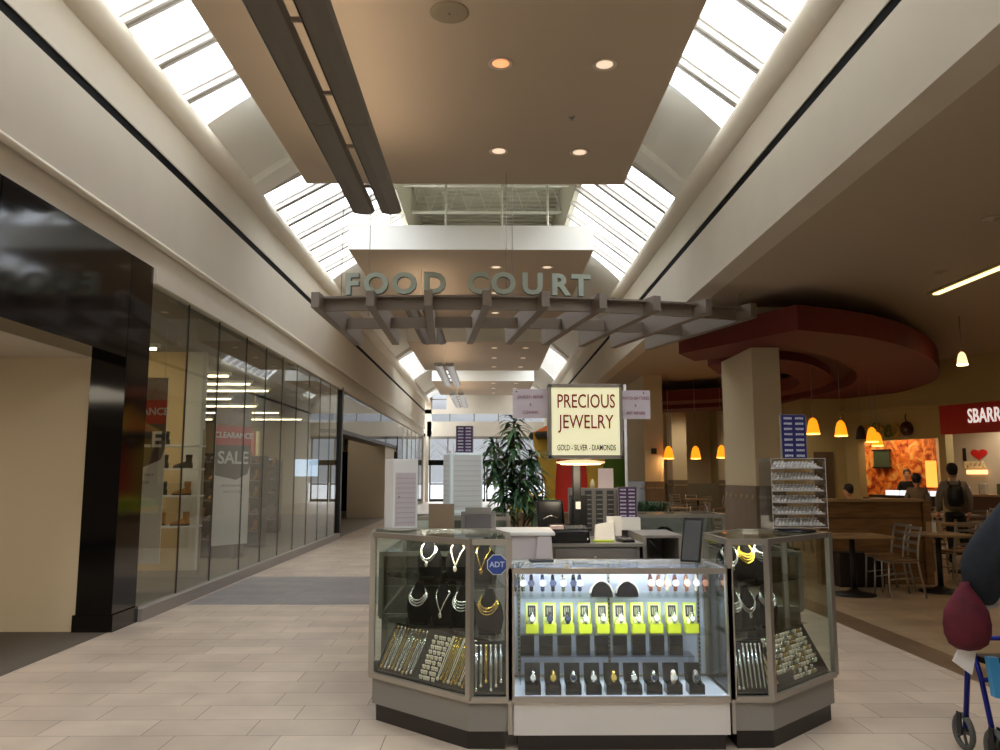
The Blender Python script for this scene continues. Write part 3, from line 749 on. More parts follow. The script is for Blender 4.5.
MB().text('PIZZA', .2, on(2.45, 1.74, 1.57), right=D, depth=.01, bold=.01).build('lettering', mat('cream letters', (240,220,170), .5), t, world=True)
along(MB(), 2.25, 2.75, 1.52, 1.62, 1.52, 1.58).build('lit_pizza_strip', mat('warm lit strip', (255,206,140), emis=1.5), t, world=True)
# counters
t = thing('service_counter', 'dark wood service counter under the red shop sign', 'counter', on(4.6, 0, .5))
along(MB(), 2.95, 7.5, 0, 1.02, .3, .9).build('body', mat('dark counter wood', (78,48,30), .5), t, world=True)
along(MB(), 2.92, 7.5, 1.02, 1.07, .22, .95).build('countertop', WOODT, t, world=True)
t = thing('service_counter', 'dark counter in the orange lit shop with glowing display windows', 'counter', on(1.6, 0, .6))
along(MB(), .42, 2.7, 0, 1.0, .27, .72).build('body', KICK, t, world=True)
for q in range(4): along(MB(), .9+q*.42, 1.2+q*.42, 1.0, 1.12, .32, .45).build('display_window', mat('lit display', (230,235,240), emis=1.2), t, world=True)
GOODC = [mat('box cream',(220,206,170),.6), mat('box green',(90,110,60),.6), mat('box white',(230,226,216),.6), mat('cup red',(170,50,36),.5)]
for q in range(12):
    s_ = 3.1+q*.2; c = on(s_, 1.07, .35+.25*(q%2))
    if q % 3 == 0:
        MBq = MB().lathe([(.05,0),(.06,.15),(.062,.16),(.02,.17)], c, 12)
        solo(MBq, 'cup_stack', GOODC[3 if q%2 else 2], 'stack of takeaway cups on the wood counter under the red sign', 'cups', 'counter cups')
    else:
        mb = MB().obox(c+Vector((0,0,.12)), (.14,.1,.24), rotz(math.atan2(D.y,D.x)))
        solo(mb, 'menu_holder', GOODC[q%3], 'small upright card holder on the wood counter under the red sign', 'card holder', 'counter card holders', bev=.01)
# gold green ornament sign with round fruit
t = thing('fruit_sign', 'dark gold and green curly sign with a round fruit above the orange shop', 'sign', on(1.6, 2.6, -.1))
rr = random.Random(3); mb = MB()
for q, ch in enumerate('FRUITS'):
    pass
for q in range(5):
    c = on(.85+q*.2, 2.6, -.1); pts = []
    for i in range(14): a = i*.55; r = .13*(1-i/22); pts.append(c+D*(r*math.cos(a+q))+Vector((0,0,r*1.5*math.sin(a+q))))
    mb.tube(pts, .026, 6, m=q%2)
mb.build('scroll_lettering', [mat('old gold', (190,150,60), .4, .2), mat('leaf green', (90,120,40), .5)], t, world=True)
MB().ball(on(1.98,2.6,-.1), .15, 1,1,1.25, 16, 10).build('fruit', mat('dark aubergine', (60,30,24), .25), t, world=True)
MB().tube([on(1.98,2.78,-.1), on(1.95,2.88,-.1), on(1.98,2.96,-.1)], .015, 6).build('stem', KICK, t, world=True)
t = thing('menu_board', 'dark framed menu screen on the orange shop wall', 'menu board', on(-.2, 1.6, 1.55))
along(MB(), -.45, .05, 1.72, 2.15, 1.50, 1.56).build('screen', mat('menu dark green', (60,76,60), .4), t, world=True)
along(along(MB(), -.49, .09, 2.15, 2.19, 1.48, 1.56), -.49, .09, 1.68, 1.72, 1.48, 1.56).build('frame', BLK, t, world=True)
t = thing('menu_board', 'tall glowing orange poster at the right of the orange shop', 'poster', on(2.4, 1.3, 1.0))
along(MB(), 1.62, 1.9, 1.2, 1.85, .9, .94).build('poster', mat('glowing poster', (255,170,70), emis=1.4), t, world=True)
# pendant lamps
ORG = mat('orange glass lamp', (255, 140, 20), emis=1.6); ORGB = mat('hot lamp rim', (255, 196, 90), emis=3)
def pend(label, x, y, z, zc, r=.13, m1=ORG, m2=ORGB, group=None, lit=True):
    t = thing('pendant_lamp', label, 'pendant lamp', (x, y, z), group=group); h = r*2.4
    MB().lathe([(r,0),(r*.97,h*.1),(r*.82,h*.5),(r*.6,h*.85),(r*.3,h),(.012,h*1.04)], n=18).build('lamp_shade', m1, t)
    MB().lathe([(r*.98,-.015),(r*1.01,-.005),(r*1.01,.01)], n=18).build('lamp_rim', m2, t)
    MB().cyl((0,0,h), (0,0,zc-z), .006, n=6).build('cord', ALUD, t)
    if lit: light('POINT', 'lamp_bulb', (x, y, z-.06), 6, (1,.62,.28), .06)
    return t
def pxX(px, Y): return (px-491.2)/800*Y
def pxZ(py, Y): return 1.5+(473.5-py)/800*Y*.99
for px, py, Y, lb in ((814,432,15,'orange pendant lamp left of the pair, beside the blue price board'), (842,434,15.5,'orange pendant lamp right of the pair, beside the blue price board'),
                      (873,440,16.5,'orange pendant lamp hanging before the orange shop, higher of two'), (878,444,18,'orange pendant lamp hanging before the orange shop, lower of two'),
                      (668,457,21,'small orange pendant lamp nearest the farther column'), (695,457,21,'middle one of the small orange pendant lamps between the columns'), (721,456,21,'small orange pendant lamp touching the near column in view')):
    pend(lb, pxX(px, Y), Y, pxZ(py, Y), 4.14 if px in (814,842) else 3.74 if px > 800 else 4.12, .12 if px > 800 else .13)
pend('unlit brown pendant lamp at the left of the orange shop', pxX(862,18), 18, pxZ(437,18), 3.56, .12, KICK, KICK, lit=False)
pend('pale frosted pendant lamp alone under the right ceiling', pxX(969.5,13), 13, pxZ(361,13), 4.12, .085, mat('frosted lamp', (255,206,150), emis=1.8), mat('frosted rim', (255,236,200), emis=3))
# ceiling strip light at right & ceiling discs
t = thing('ceiling_strip_light', 'long thin yellow strip light on the food court ceiling at right', 'strip light', (6.46, 10.1, 4.13))
MB().box(6.42,6.50,8.8,11.34,4.10,4.15).build('lamp_tube', mat('warm strip', (255,226,150), emis=3), t, world=True)
MB().box(6.38,6.42,8.7,11.44,4.12,4.15).box(6.50,6.54,8.7,11.44,4.12,4.15).build('trim', OLIVE, t, world=True)
fd = thing('ceiling_sprinkler', 'small dark disc fitting on the dim food court ceiling', 'ceiling fitting', (5.2, 8.0, 4.15), group='ceiling fittings')
MB().lathe([(.09,0),(.09,-.012),(.03,-.02),(.02,-.04)], n=16).build('disc', CEILR, fd)
for x, y in ((5.9,10.2),(4.3,13.6),(9.6,14.0)): dup(fd, (x, y, 4.15))
for x, y, e_ in ((4.6,5.0,40),(7.5,6.5,40),(11.5,8,30),(4.6,17,45),(6.5,10,55),(7.5,20,35),(4.2,26,160),(6.5,26,160),(10,12,45)):
    light('SPOT', 'food_court_downlight', (x, y, 3.42 if (y > 12 and y < 24) else 4.08), e_, (1,.84,.62), .15, spot=140)

# --- booth wall, tables and chairs
t = thing('booth_partition', 'long light wood booth partition behind the metal chairs', 'partition', (5.1, 11.3, 0))
MB().box(4.56, 6.0, 11.25, 11.4, 0, 1.13).build('panel', WOODB, t, world=True)
MB().box(4.56, 6.02, 11.2, 11.45, 1.13, 1.17).build('cap', WOODT, t, world=True)
mb = MB()
for z in (.3, .62, .9): mb.box(4.56, 6.0, 11.245, 11.25, z, z+.012)
mb.build('plank_joint', KICK, t, world=True)
MB().box(6.0, 6.1, 11.2, 13.0, 0, 1.15).build('end_panel', WOODB, t, world=True)
MB().box(4.7, 5.3, 10.95, 11.25, .38, .46).box(4.7, 5.3, 10.98, 11.25, 0, .38).build('bench', KICK, t, world=True)
def table(label, x, y, wx=.75, wy=.75, rnd=False, group=None):
    t = thing('cafe_table', label, 'table', (x, y, 0), group=group)
    if rnd: MB().lathe([(.002,.72),(wx/2,.72),(wx/2+.005,.735),(wx/2,.75),(.002,.75)], n=28).build('tabletop', WOODT, t)
    else: MB().box(-wx/2, wx/2, -wy/2, wy/2, .715, .75).build('tabletop', WOODT, t, bev=.01)
    MB().cyl((0,0,.04), (0,0,.715), .035, n=12).build('pedestal', BLK, t)
    MB().lathe([(.26,0),(.26,.02),(.1,.045),(.04,.08)], n=24).build('foot', BLK, t)
    return t
STL = mat('satin steel chair', (172,166,156), .35, .75)
CH = thing('metal_chair', 'x', 'chair')
def mk_chair(t):
    MB().box(-.19, .20, -.195, .195, .44, .465).build('seat', WOODB, t, bev=.008)
    for s_ in (-1, 1):
        MB().tube([(.18, s_*.175, .44), (.19, s_*.185, .2), (.20, s_*.195, 0)], .013, 8).build('leg', STL, t)
        MB().tube([(-.25, s_*.195, 0), (-.20, s_*.185, .3), (-.18, s_*.18, .45), (-.20, s_*.175, .65), (-.255, s_*.17, .86)], .014, 8).build('leg', STL, t)
    mb = MB()
    for x_, z in ((-.195,.56),(-.205,.66),(-.225,.75),(-.248,.84)): mb.box(x_-.006, x_+.006, -.175, .175, z-.018, z+.018)
    mb.build('back_slats', STL, t)
    MB().box(-.18, .18, -.185, -.17, .42, .44).box(-.18, .18, .17, .185, .42, .44).box(.165, .18, -.18, .18, .42, .44).tube([(-.21,-.18,.25),(.19,-.18,.22)], .008, 6).tube([(-.21,.18,.25),(.19,.18,.22)], .008, 6).build('rail', STL, t)
mk_chair(CH)
CH.location = (5.08, 10.2, 0); CH.rotation_euler = (0,0,PI); CH['label'] = 'silver ladder back chair facing the nearer table by the booth'
dup(CH, (5.22, 10.72, 0), PI+.1, 'silver ladder back chair directly behind the nearest one by the booth')
dup(CH, (6.5, 11.25, 0), PI/2, 'silver ladder back chair seen from behind at the second table')
dup(CH, (6.9, 11.6, 0), PI/2+.3, 'silver chair half hidden beyond the walker person')
table('wood topped pedestal table against the booth partition', 4.58, 10.3, .8, .62)
table('wood topped pedestal table with menus beside the booth end', 5.82, 10.55, .6, .6)
mt = MB()
for q in range(3): mt.box(-.09+q*.07, -.04+q*.07, -.01, .01, 0, .14, m=q%2)
o = mt.build('menu_holder', [mat('menu tan',(180,150,110),.6), PAPER]); o.location = (5.8, 10.6, .75); o['label'] = 'small upright menus standing on the table beside the booth end'; o['category'] = 'menus'
for i, (x, y) in enumerate(((4.3,15.9),(6.0,16.5),(4.2,18.9),(6.0,19.3),(7.3,14.7),(7.4,12.6),(9.3,11.4),(8.9,15.6),(4.5,25.2),(6.5,25.4))):
    if i == 0: TB = table('wood topped table among the chairs in the dim food court', x, y, group='food court tables')
    else: dup(TB, (x, y, 0))
    for a in (0, PI/2, PI, 3*PI/2) if i not in (5,) else (0, PI):
        dup(CH, (x-.62*math.cos(a), y-.62*math.sin(a), 0), a, 'dark metal food court chair at a table beyond the kiosk', 'food court chairs beyond the kiosk')
for i in range(5): dup(CH, (3.75+i*.62, 27.2, 0), -PI/2, 'chair in the row along the grey half wall', 'chairs along the half wall')

# ================================================= PEOPLE
def skinned(name, mt, joints, edges, parent, sub=2, root=0, mirror=False):
    me = bpy.data.meshes.new(name); me.from_pydata([j[:3] for j in joints], edges, []); o = bpy.data.objects.new(name, me); C.objects.link(o)
    bm = bmesh.new(); bm.from_mesh(me); bm.verts.layers.skin.verify(); bm.to_mesh(me); bm.free()
    o.modifiers.new('s', 'SKIN'); sm = o.modifiers.new('ss', 'SUBSURF'); sm.levels = sub; sm.render_levels = sub
    sv = me.skin_vertices[0].data
    for i, j in enumerate(joints):
        rx = j[3]; ry = j[4] if len(j) > 4 else rx; sv[i].radius = (rx, ry); sv[i].use_root = (i == root)
    dg = bpy.context.evaluated_depsgraph_get(); m2 = bpy.data.meshes.new_from_object(o.evaluated_get(dg))
    bpy.data.objects.remove(o); m2.name = name
    m2.materials.clear(); m2.materials.append(mt); m2.polygons.foreach_set('use_smooth', [True]*len(m2.polygons))
    r = bpy.data.objects.new(name, m2); C.objects.link(r)
    if parent: r.parent = parent
    return r
SKIN = mat('skin', (206,158,126), .55)
def head(t, hx, hy, hz, hair, long=False):
    mb = MB().lathe([(.045,-.13),(.062,-.11),(.078,-.06),(.082,0),(.078,.06),(.055,.10),(.01,.122)], (hx,hy,hz), 16, sy=1.18)
    mb.ball((hx, hy+.098, hz-.015), .016, 1, 1.2, 1.6, 8, 6)
    for s_ in (-1,1): mb.ball((hx+s_*.083, hy, hz-.01), .018, .5, 1, 1.5, 8, 6)
    mb.build('head', SKIN, t)
    mb = MB()
    for s_ in (-1,1): mb.ball((hx+s_*.03, hy+.092, hz+.012), .009, n=8, k=6)
    mb.build('eyes', BLK, t)
    MB().ball((hx, hy+.092, hz-.058), .02, 1.3, .3, .3, 8, 6).build('mouth', mat('lips',(150,80,70),.5), t)
    mb = MB().lathe([(.083,-.02),(.093,.03),(.086,.085),(.06,.125),(.01,.14)], (hx,hy-.015,hz), 16, sy=1.15)
    if not long: mb.ball((hx, hy-.05, hz-.01), .08, 1, .8, 1.0, 12, 8)
    else: mb.ball((hx, hy-.05, hz-.05), .095, 1, .8, 1.4, 12, 8)
    mb.build('hair', hair, t)
def hand(mb_unused, t, w, dirv, side, mt=None):
    w = Vector(w); d = Vector(dirv).normalized(); sidev = Vector(side).normalized()
    up = d.cross(sidev)
    mb = MB(); mb.tube([w, w+d*.04, w+d*.085], [.024,.036,.034], 10)
    for i in range(4):
        b0 = w+d*.08+sidev*(-.027+i*.018); L = (.062,.072,.068,.054)[i]
        mb.tube([b0, b0+d*L*.45-up*.006, b0+d*L*.75-up*.025, b0+d*L*.7-up*.045], [.0095,.009,.0085,.007], 8)
    th = w+d*.025-sidev*.03
    mb.tube([th, th+d*.03-sidev*.022, th+d*.055-sidev*.02-up*.02], [.012,.011,.009], 8)
    mb.build('hand', mt or SKIN, t)
def person(name, label, x, y, rz, H_, top, legs, hair, coat=1.0, arms='down', backpack=None, sit=False):
    t = thing(name, label, 'person', (x, y, 0), rz); k = H_/1.75
    hip = .50 if sit else .92; sh = hip+.50
    def S(L): return [(a*k if not sit else a*k, b*k, c*k, *[r*k for r in rr]) for a,b,c,*rr in L]
    # local: facing +Y
    if sit: lg = [(0,0,hip,.13,.10),(.09,.02,hip-.02,.085),(.10,.42,hip-.01,.06),(.10,.44,.08,.042),(.10,.56,.04,.035),(-.09,.02,hip-.02,.085),(-.10,.42,hip-.01,.06),(-.10,.44,.08,.042),(-.10,.56,.04,.035)]
    else: lg = [(0,0,hip,.13,.10),(.09,0,hip-.08,.085),(.10,.01,.48,.06),(.10,-.02,.09,.042),(.10,.11,.045,.038),(-.09,0,hip-.08,.085),(-.10,.01,.48,.06),(-.10,-.02,.09,.042),(-.10,.11,.045,.038)]
    skinned('trousers', legs, S(lg), [(0,1),(1,2),(2,3),(3,4),(0,5),(5,6),(6,7),(7,8)], t)
    for s_ in (-1,1):
        fy = .46 if sit else 0
        o = MB().loft([(-.09*k,0,.03*k,.035*k,.03*k),(0,0,.04*k,.04*k,.04*k),(.10*k,0,.035*k,.045*k,.035*k),(.16*k,0,.025*k,.03*k,.022*k)]).build('shoe', SHOEM[0], t)
        o.location = (s_*.10*k, fy*k, 0); o.rotation_euler = (0,0,PI/2)
    if arms == 'fwd': hd = [(.19,.28,hip+.18),(-.19,.28,hip+.18)]; el = [(.25,.02,hip+.2),(-.25,.02,hip+.2)]
    else: hd = [(.25,.08,hip-.03),(-.25,.08,hip-.03)]; el = [(.25,-.03,hip+.22),(-.25,-.03,hip+.22)]
    tp = [(0,0,hip-.03,.15*coat,.115*coat),(0,0,hip+.2,.145*coat,.11*coat),(0,-.01,hip+.40,.165*coat,.115*coat),(0,0,sh+.03,.07,.07),
          (.17,-.01,sh-.04,.07*coat),(*el[0],.052*coat),(*hd[0],.038*coat),(-.17,-.01,sh-.04,.07*coat),(*el[1],.052*coat),(*hd[1],.038*coat)]
    skinned('jacket', top, S(tp), [(0,1),(1,2),(2,3),(2,4),(4,5),(5,6),(2,7),(7,8),(8,9)], t)
    MB().cyl((0,0,(sh+.0)*k), (0,.01,(sh+.13)*k), .055*k, .05*k, 12).build('neck', SKIN, t)
    head(t, 0, .015*k, (sh+.22)*k, hair)
    for i, s_ in enumerate((1,-1)):
        h0 = Vector(hd[i])*k; e0 = Vector(el[i])*k
        hand(None, t, h0, (h0-e0), (0,1,0) if arms == 'down' else (s_,0,0))
    if backpack:
        o = MB().loft([(-.17*k,0,0,.06*k,.1*k),(-.1*k,0,0,.09*k,.135*k),(.12*k,0,0,.09*k,.135*k),(.22*k,0,0,.05*k,.09*k)], 12).build('backpack', backpack, t)
        o.rotation_euler = (0, -PI/2, 0); o.location = (0, -.17*k, (hip+.25)*k); o.scale = (1,1,1)
        for s_ in (-1,1): MB().tube([(s_*.09*k,-.15*k,(sh-.02)*k),(s_*.1*k,-.02*k,(sh+.04)*k),(s_*.11*k,.11*k,(sh-.08)*k),(s_*.12*k,.06*k,(hip+.2)*k)], .016*k, 6).build('strap', backpack, t)
    return t
GREYH = mat('grey hoodie', (134,124,112), .9); NAVY = mat('dark trousers', (26,26,30), .8); HAIRD = mat('dark hair', (22,17,15), .6)
person('person', 'person in a grey hoodie wearing a black backpack, standing at the counter', 8.05, 14.0, -.35, 1.68, GREYH, NAVY, HAIRD, 1.25, backpack=BLK)
person('person', 'person in a light jacket bending at the counter left of the backpack wearer', 8.9, 16.8, -.6, 1.5, mat('taupe jacket', (120,106,90), .9), NAVY, HAIRD, 1.2)
person('person', 'dark clothed person seated near the beige wall behind the wood partition', 7.55, 17.0, .5, 1.7, mat('black clothing', (30,26,24), .9), NAVY, HAIRD, 1.1, sit=True)
person('person', 'dark clothed worker standing behind the orange shop counter', on(.9,0,1.12).x, on(.9,0,1.12).y, 2.7, 1.62, MATS['black clothing'], NAVY, HAIRD, 1.1, arms='fwd')

# person with walker, right edge
JK = mat('navy jacket', (28,35,44), .85, noise=.2, nscale=30)
P = thing('person', 'person in a navy jacket pushing a blue walker, cut off by the right edge', 'person', (2.85, 4.10, 0), -PI/2)
# local frame: faces -X slightly (towards the left) leaning over walker; shoulders across Y
skinned('trousers', mat('slate trousers', (58,70,82), .8), [(.16,0,.90,.14,.13),(.14,.10,.80,.10),(.10,.11,.46,.075),(.16,.11,.10,.055),(.06,.11,.05,.045),(.14,-.10,.80,.10),(.20,-.11,.46,.075),(.30,-.11,.10,.055),(.20,-.11,.05,.045)], [(0,1),(1,2),(2,3),(3,4),(0,5),(5,6),(6,7),(7,8)], P)
skinned('jacket', JK, [(.19,0,.86,.17,.155),(.18,0,1.06,.165,.15),(.17,0,1.24,.16,.14),(.18,0,1.37,.08,.08),
    (.03,-.22,1.27,.12),(-.15,-.30,1.02,.115),(-.225,-.225,.83,.07),(.03,.20,1.27,.092),(-.17,.28,1.01,.08),(-.235,.22,.83,.05)],
    [(0,1),(1,2),(2,3),(2,4),(4,5),(5,6),(2,7),(7,8),(8,9)], P)
MB().cyl((.18,0,1.36),(.16,0,1.48),.058,.052).build('neck', SKIN, P)
MB().lathe([(.045,-.13),(.062,-.11),(.078,-.06),(.082,0),(.078,.06),(.055,.10),(.01,.122)], (.17,0,1.58), 16, sx=1.18).ball((.07,0,1.565),.018,1.2,1,1.6,8,6).build('head', SKIN, P)
MB().ball((.19,0,1.61), .1, 1.05, 1, 1, 16, 10).build('hair', mat('grey hair', (150,146,140), .8), P)
MB().cyl((-.230,-.22,.845),(-.240,-.21,.82),.05,.048,14).build('cuff', mat('pale cuff', (170,170,164), .8), P)
hand(None, P, (-.24,-.21,.83), (-.6,0,-.12), (0,1,0)); hand(None, P, (-.24,.22,.83), (-.6,0,-.12), (0,1,0))
# walker
W = thing('wheeled_walker', 'blue wheeled walker with grey wheels at the right edge of the picture', 'walker', (2.85, 4.46, 0), -PI/2)
BLU = mat('royal blue metal', (26,34,130), .3, .5)
for s_ in (-1, 1):
    y = s_*.24
    MB().tube([(-.12,y,.12),(-.06,y,.45),(-.02,y,.62),(.03,y,.78)], .015, 8).tube([(.14,y,.12),(.06,y,.42),(-.02,y,.60)], .014, 8).build('side_frame', BLU, W)
    MB().tube([(.09,y,.80),(.02,y,.80),(-.04,y,.79)], .018, 8).build('hand_grip', BLK, W)
    MB().tube([(.05,y,.77),(-.04,y,.74)], .006, 6).build('brake_lever', BLK, W)
    for x in (-.14, .15):
        w_ = MB(); ring_ = [(x+.085*math.cos(a), y, .095+.085*math.sin(a)) for a in [2*PI*i/20 for i in range(20)]]
        w_.tube(ring_, .016, 8, closed=True)
        for i in range(5): a = 2*PI*i/5; w_.cyl((x,y,.095), (x+.08*math.cos(a),y,.095+.08*math.sin(a)), .008, n=6)
        w_.build('wheel', mat('grey tyre', (90,88,84), .7), W)
        MB().box(x-.02, x+.02, y-.025, y-.018, .08, .2).box(x-.02, x+.02, y+.018, y+.025, .08, .2).build('wheel_fork', BLK, W)
MB().box(-.05, .06, -.22, .22, .50, .53).build('seat', BLK, W)
MB().tube([(0,-.24,.62),(0,.24,.62)], .012, 8).tube([(.07,-.24,.42),(.07,.24,.42)], .012, 8).build('cross_brace', BLU, W)
mb = MB().lathe([(.01,-.225),(.06,-.215),(.10,-.19),(.12,-.14),(.124,-.09),(.115,-.03),(.09,.02),(.06,.06),(.035,.09),(.02,.12)], (2.45, 4.22, .83), 28, sx=.98, sy=.6)
mb.tube([(2.45,4.22,.93),(2.51,4.26,.95),(2.60,4.40,.80)], .012, 6)
solo(mb, 'cloth_bag', mat('maroon cloth', (86,16,30), .85, noise=.3, nscale=12), 'maroon cloth bag hanging from the blue walker', 'bag')
mb = MB().hexa([(2.375,4.24,.55),(2.47,4.24,.48),(2.47,4.25,.48),(2.375,4.25,.55)], [(2.44,4.24,.66),(2.51,4.24,.64),(2.51,4.25,.64),(2.44,4.25,.66)])
solo(mb, 'paper_slip', PAPER, 'crumpled white paper slip sticking out under the maroon bag', 'paper')
mb = MB().hexa([(2.60,4.27,.36),(2.65,4.27,.35),(2.65,4.31,.35),(2.60,4.31,.36)], [(2.58,4.27,.56),(2.63,4.27,.56),(2.63,4.31,.56),(2.58,4.31,.56)])
solo(mb, 'plastic_bag', [mat('light blue plastic', (70,150,200), .3)], 'light blue plastic bag tucked in the blue walker', 'bag')

# ================================================= KIOSK
def case(label, poly, ztop, zbot, open_edges, deck, base, shelves=(), kick=.10, post=.017, name='display_case'):
    cx = sum(p[0] for p in poly)/len(poly); cy = sum(p[1] for p in poly)/len(poly)
    t = thing(name, label, 'display case', (cx, cy, 0)); c = Vector((cx, cy))
    def inset(d): return [tuple(Vector(p)+(c-Vector(p)).normalized()*d) for p in poly]
    MB().prism(inset(.012), kick, zbot-.012, 0).build('base_panel', base, t, world=True)
    MB().prism(inset(.04), 0, kick).build('toe_kick', KICK, t, world=True)
    MB().prism(inset(.004), zbot-.012, zbot+.008).build('deck', deck, t, world=True)
    n = len(poly); fr = MB()
    for i in range(n):
        p = Vector(poly[i]); q = Vector(poly[(i+1)%n]); d = (q-p).normalized(); L = (q-p).length; an = math.atan2(d.y, d.x); R = rotz(an)
        m = (p+q)/2
        for z, h in ((zbot, .032), (ztop-.016, .032)): fr.obox((m.x, m.y, z), (L+.01, .024, h), R)
        a0 = math.atan2(*(c-p).yx); fr.obox((p.x, p.y, (zbot+ztop)/2), (post*2, post*2, ztop-zbot), R)
    fr.build('frame', ALU, t, world=True)
    for i in range(n):
        p = Vector(poly[i]); q = Vector(poly[(i+1)%n]); d = (q-p).normalized(); m = (p+q)/2; L = (q-p).length
        if i in open_edges: MB().obox((m.x, m.y, (zbot+ztop)/2), (L-.03, .005, ztop-zbot-.05), rotz(math.atan2(d.y,d.x))).build('glass_pane', GLS, t, world=True)
        else: MB().obox((m.x, m.y, (zbot+ztop)/2), (L-.03, .012, ztop-zbot-.05), rotz(math.atan2(d.y,d.x))).build('back_panel', base, t, world=True)
    MB().prism(inset(.03), ztop-.010, ztop-.003).build('glass_top', GLS, t, world=True)
    for z, ins in shelves:
        MB().prism(inset(ins), z-.006, z).build('glass_shelf', GLS, t, world=True)
    return t
LP = [(.10,4.6),(-.12,4.6),(-.75,5.18),(-.79,5.5),(0.0,5.5),(.10,5.15)]
RP = [(1.34,4.6),(1.56,4.6),(2.14,5.15),(1.96,5.44),(1.67,5.44),(1.34,5.10)]
VD = mat('black tray floor', (22,19,18), .9)
lc = case('tall angled glass corner case on the left full of necklaces', LP, 1.14, .27, (0,1,2,3,4,5), VD, LAM)
rc = case('tall angled glass corner case on the right with earrings on a tray', RP, 1.14, .27, (0,1,2,3,4,5), VD, LAM)
# inner glass shelves
for par, p in ((lc, [(.08,4.72),(-.06,4.72),(-.66,5.27),(-.70,5.42),(0,5.42)]), (rc, [(1.37,4.72),(1.50,4.72),(2.0,5.19),(1.92,5.38),(1.68,5.38),(1.37,5.06)])):
    for z in (.575, .86): MB().prism(p, z-.006, z).build('glass_shelf', GLS, par, world=True)
FP = [(.112,4.6),(1.332,4.6),(1.332,5.08),(.112,5.08)]
fc = case('low glass front case lit blue white and full of boxed watches', FP, .98, .27, (0,1,3), mat('white lit deck', (236,238,244), .5), LAMW, kick=.08)
MB().box(.14, 1.30, 5.05, 5.06, .30, .95).build('lining', mat('pale blue white lining', (226,228,246), .6), fc, world=True)
MB().box(.15, 1.29, 4.80, 5.04, .572, .578).box(.15, 1.29, 4.84, 5.04, .777, .783).build('glass_shelf', GLS, fc, world=True)
mb = MB()
for x in (.17, .72, 1.27):
    mb.box(x-.008, x+.008, 5.035, 5.05, .3, .95)
    for z in range(24): mb.box(x-.003, x+.003, 5.033, 5.036, .32+z*.026, .332+z*.026, 1)
mb.build('shelf_standard', [ALU, SLOT], fc, world=True)
MB().box(.094,.118,4.585,4.60,.09,.985).box(1.328,1.346,4.585,4.60,.09,.985).build('filler_strip', ALU, fc, world=True)
LED = mat('cool led strip', (225,235,255), emis=5)
MB().box(.16, 1.28, 4.625, 4.64, .945, .952).build('led_strip', LED, fc, world=True)
light('AREA', 'case_led', (.72, 4.645, .935), 8, (.74,.80,1), 1.1, .02, rot=(.35,0,0))
light('AREA', 'case_led', (.72, 5.0, .935), .7, (.78,.86,1), 1.1, .02, rot=(-.2,0,0))
for par, x, y in ((lc, -.3, 5.05), (rc, 1.7, 5.0)): pass
light('AREA', 'case_led', (-.32, 5.0, 1.105), 3, (1,.95,.86), .5, .03, rot=(.3,0,-.7))
light('AREA', 'case_led', (1.70, 5.0, 1.105), 2, (1,.95,.86), .4, .03, rot=(.3,0,.7))
# security sticker
t = thing('security_sticker', 'blue octagonal security sticker on the left corner case glass', 'sticker', (.032, 4.592, 1.0))
MB().extr([(.056*math.cos(PI/8+i*PI/4), 0, .056*math.sin(PI/8+i*PI/4)) for i in range(8)], (0,.003,0)).build('octagon', mat('sticker blue', (44,74,150), .4), t)
MB().extr([(.06*math.cos(PI/8+i*PI/4), 0, .06*math.sin(PI/8+i*PI/4)) for i in range(8)], (0,.002,0)).build('border', WHITE, t).location = (0,.0015,0)
MB().text('ADT', .042, (0,-.001,.0), depth=.0005, bold=.001).build('lettering', mat('sticker pale blue', (190,206,236), .4), t)
# busts
BV = VELVET
bprof = [(.050,0),(.066,.03),(.074,.08),(.070,.12),(.056,.155),(.034,.178),(.027,.20),(.02,.215)]
def brad(z):
    for (r0,z0),(r1,z1) in zip(bprof[:-1], bprof[1:]):
        if z0 <= z <= z1: return r0+(r1-r0)*(z-z0)/(z1-z0)
    return .05
B0 = thing('necklace_bust', 'black velvet necklace bust on a glass shelf of the left corner case', 'bust', group='busts in the left corner case')
MB().lathe(bprof, n=20, sy=.5).build('bust_form', BV, B0); MB().box(-.045,.045,-.03,.04,0,.012).build('foot', BV, B0)
def necklace_mesh(strands, w0, d0, thick, m, pend=False, vee=False):
    mb = MB()
    for k in range(strands):
        w_ = w0+.006*k; d = d0+.014*k; pts = []
        for i in range(17):
            a = (-1+2*i/16)
            x = w_*math.sin(a*PI/2*1.0) if not vee else w_*a
            z = .185-.0-(d*(math.cos(a*PI/2)**.8 if abs(a) < 1 else 0) if not vee else d*(1-abs(a)))
            r = brad(max(z,.001)); xx = max(-r*.96, min(r*.96, x)); y = -.5*math.sqrt(max(r*r-xx*xx, 1e-6))-thick*.8
            pts.append((xx, y, z))
        mb.tube(pts, thick, 6)
        if pend and k == strands-1:
            zz = pts[8][2]; mb.ball((0, pts[8][1]-.003, zz-.014), .011, 1, .5, 1.4, 10, 6)
    return mb
NM = [necklace_mesh(3, .046, .06, .0034, 0), necklace_mesh(1, .044, .105, .004, 0, True, True), necklace_mesh(4, .044, .045, .003, 0), necklace_mesh(2, .046, .08, .004, 0, True)]
NAMES_ = ['three strand', 'pendant on a V chain', 'four strand', 'double strand pendant']
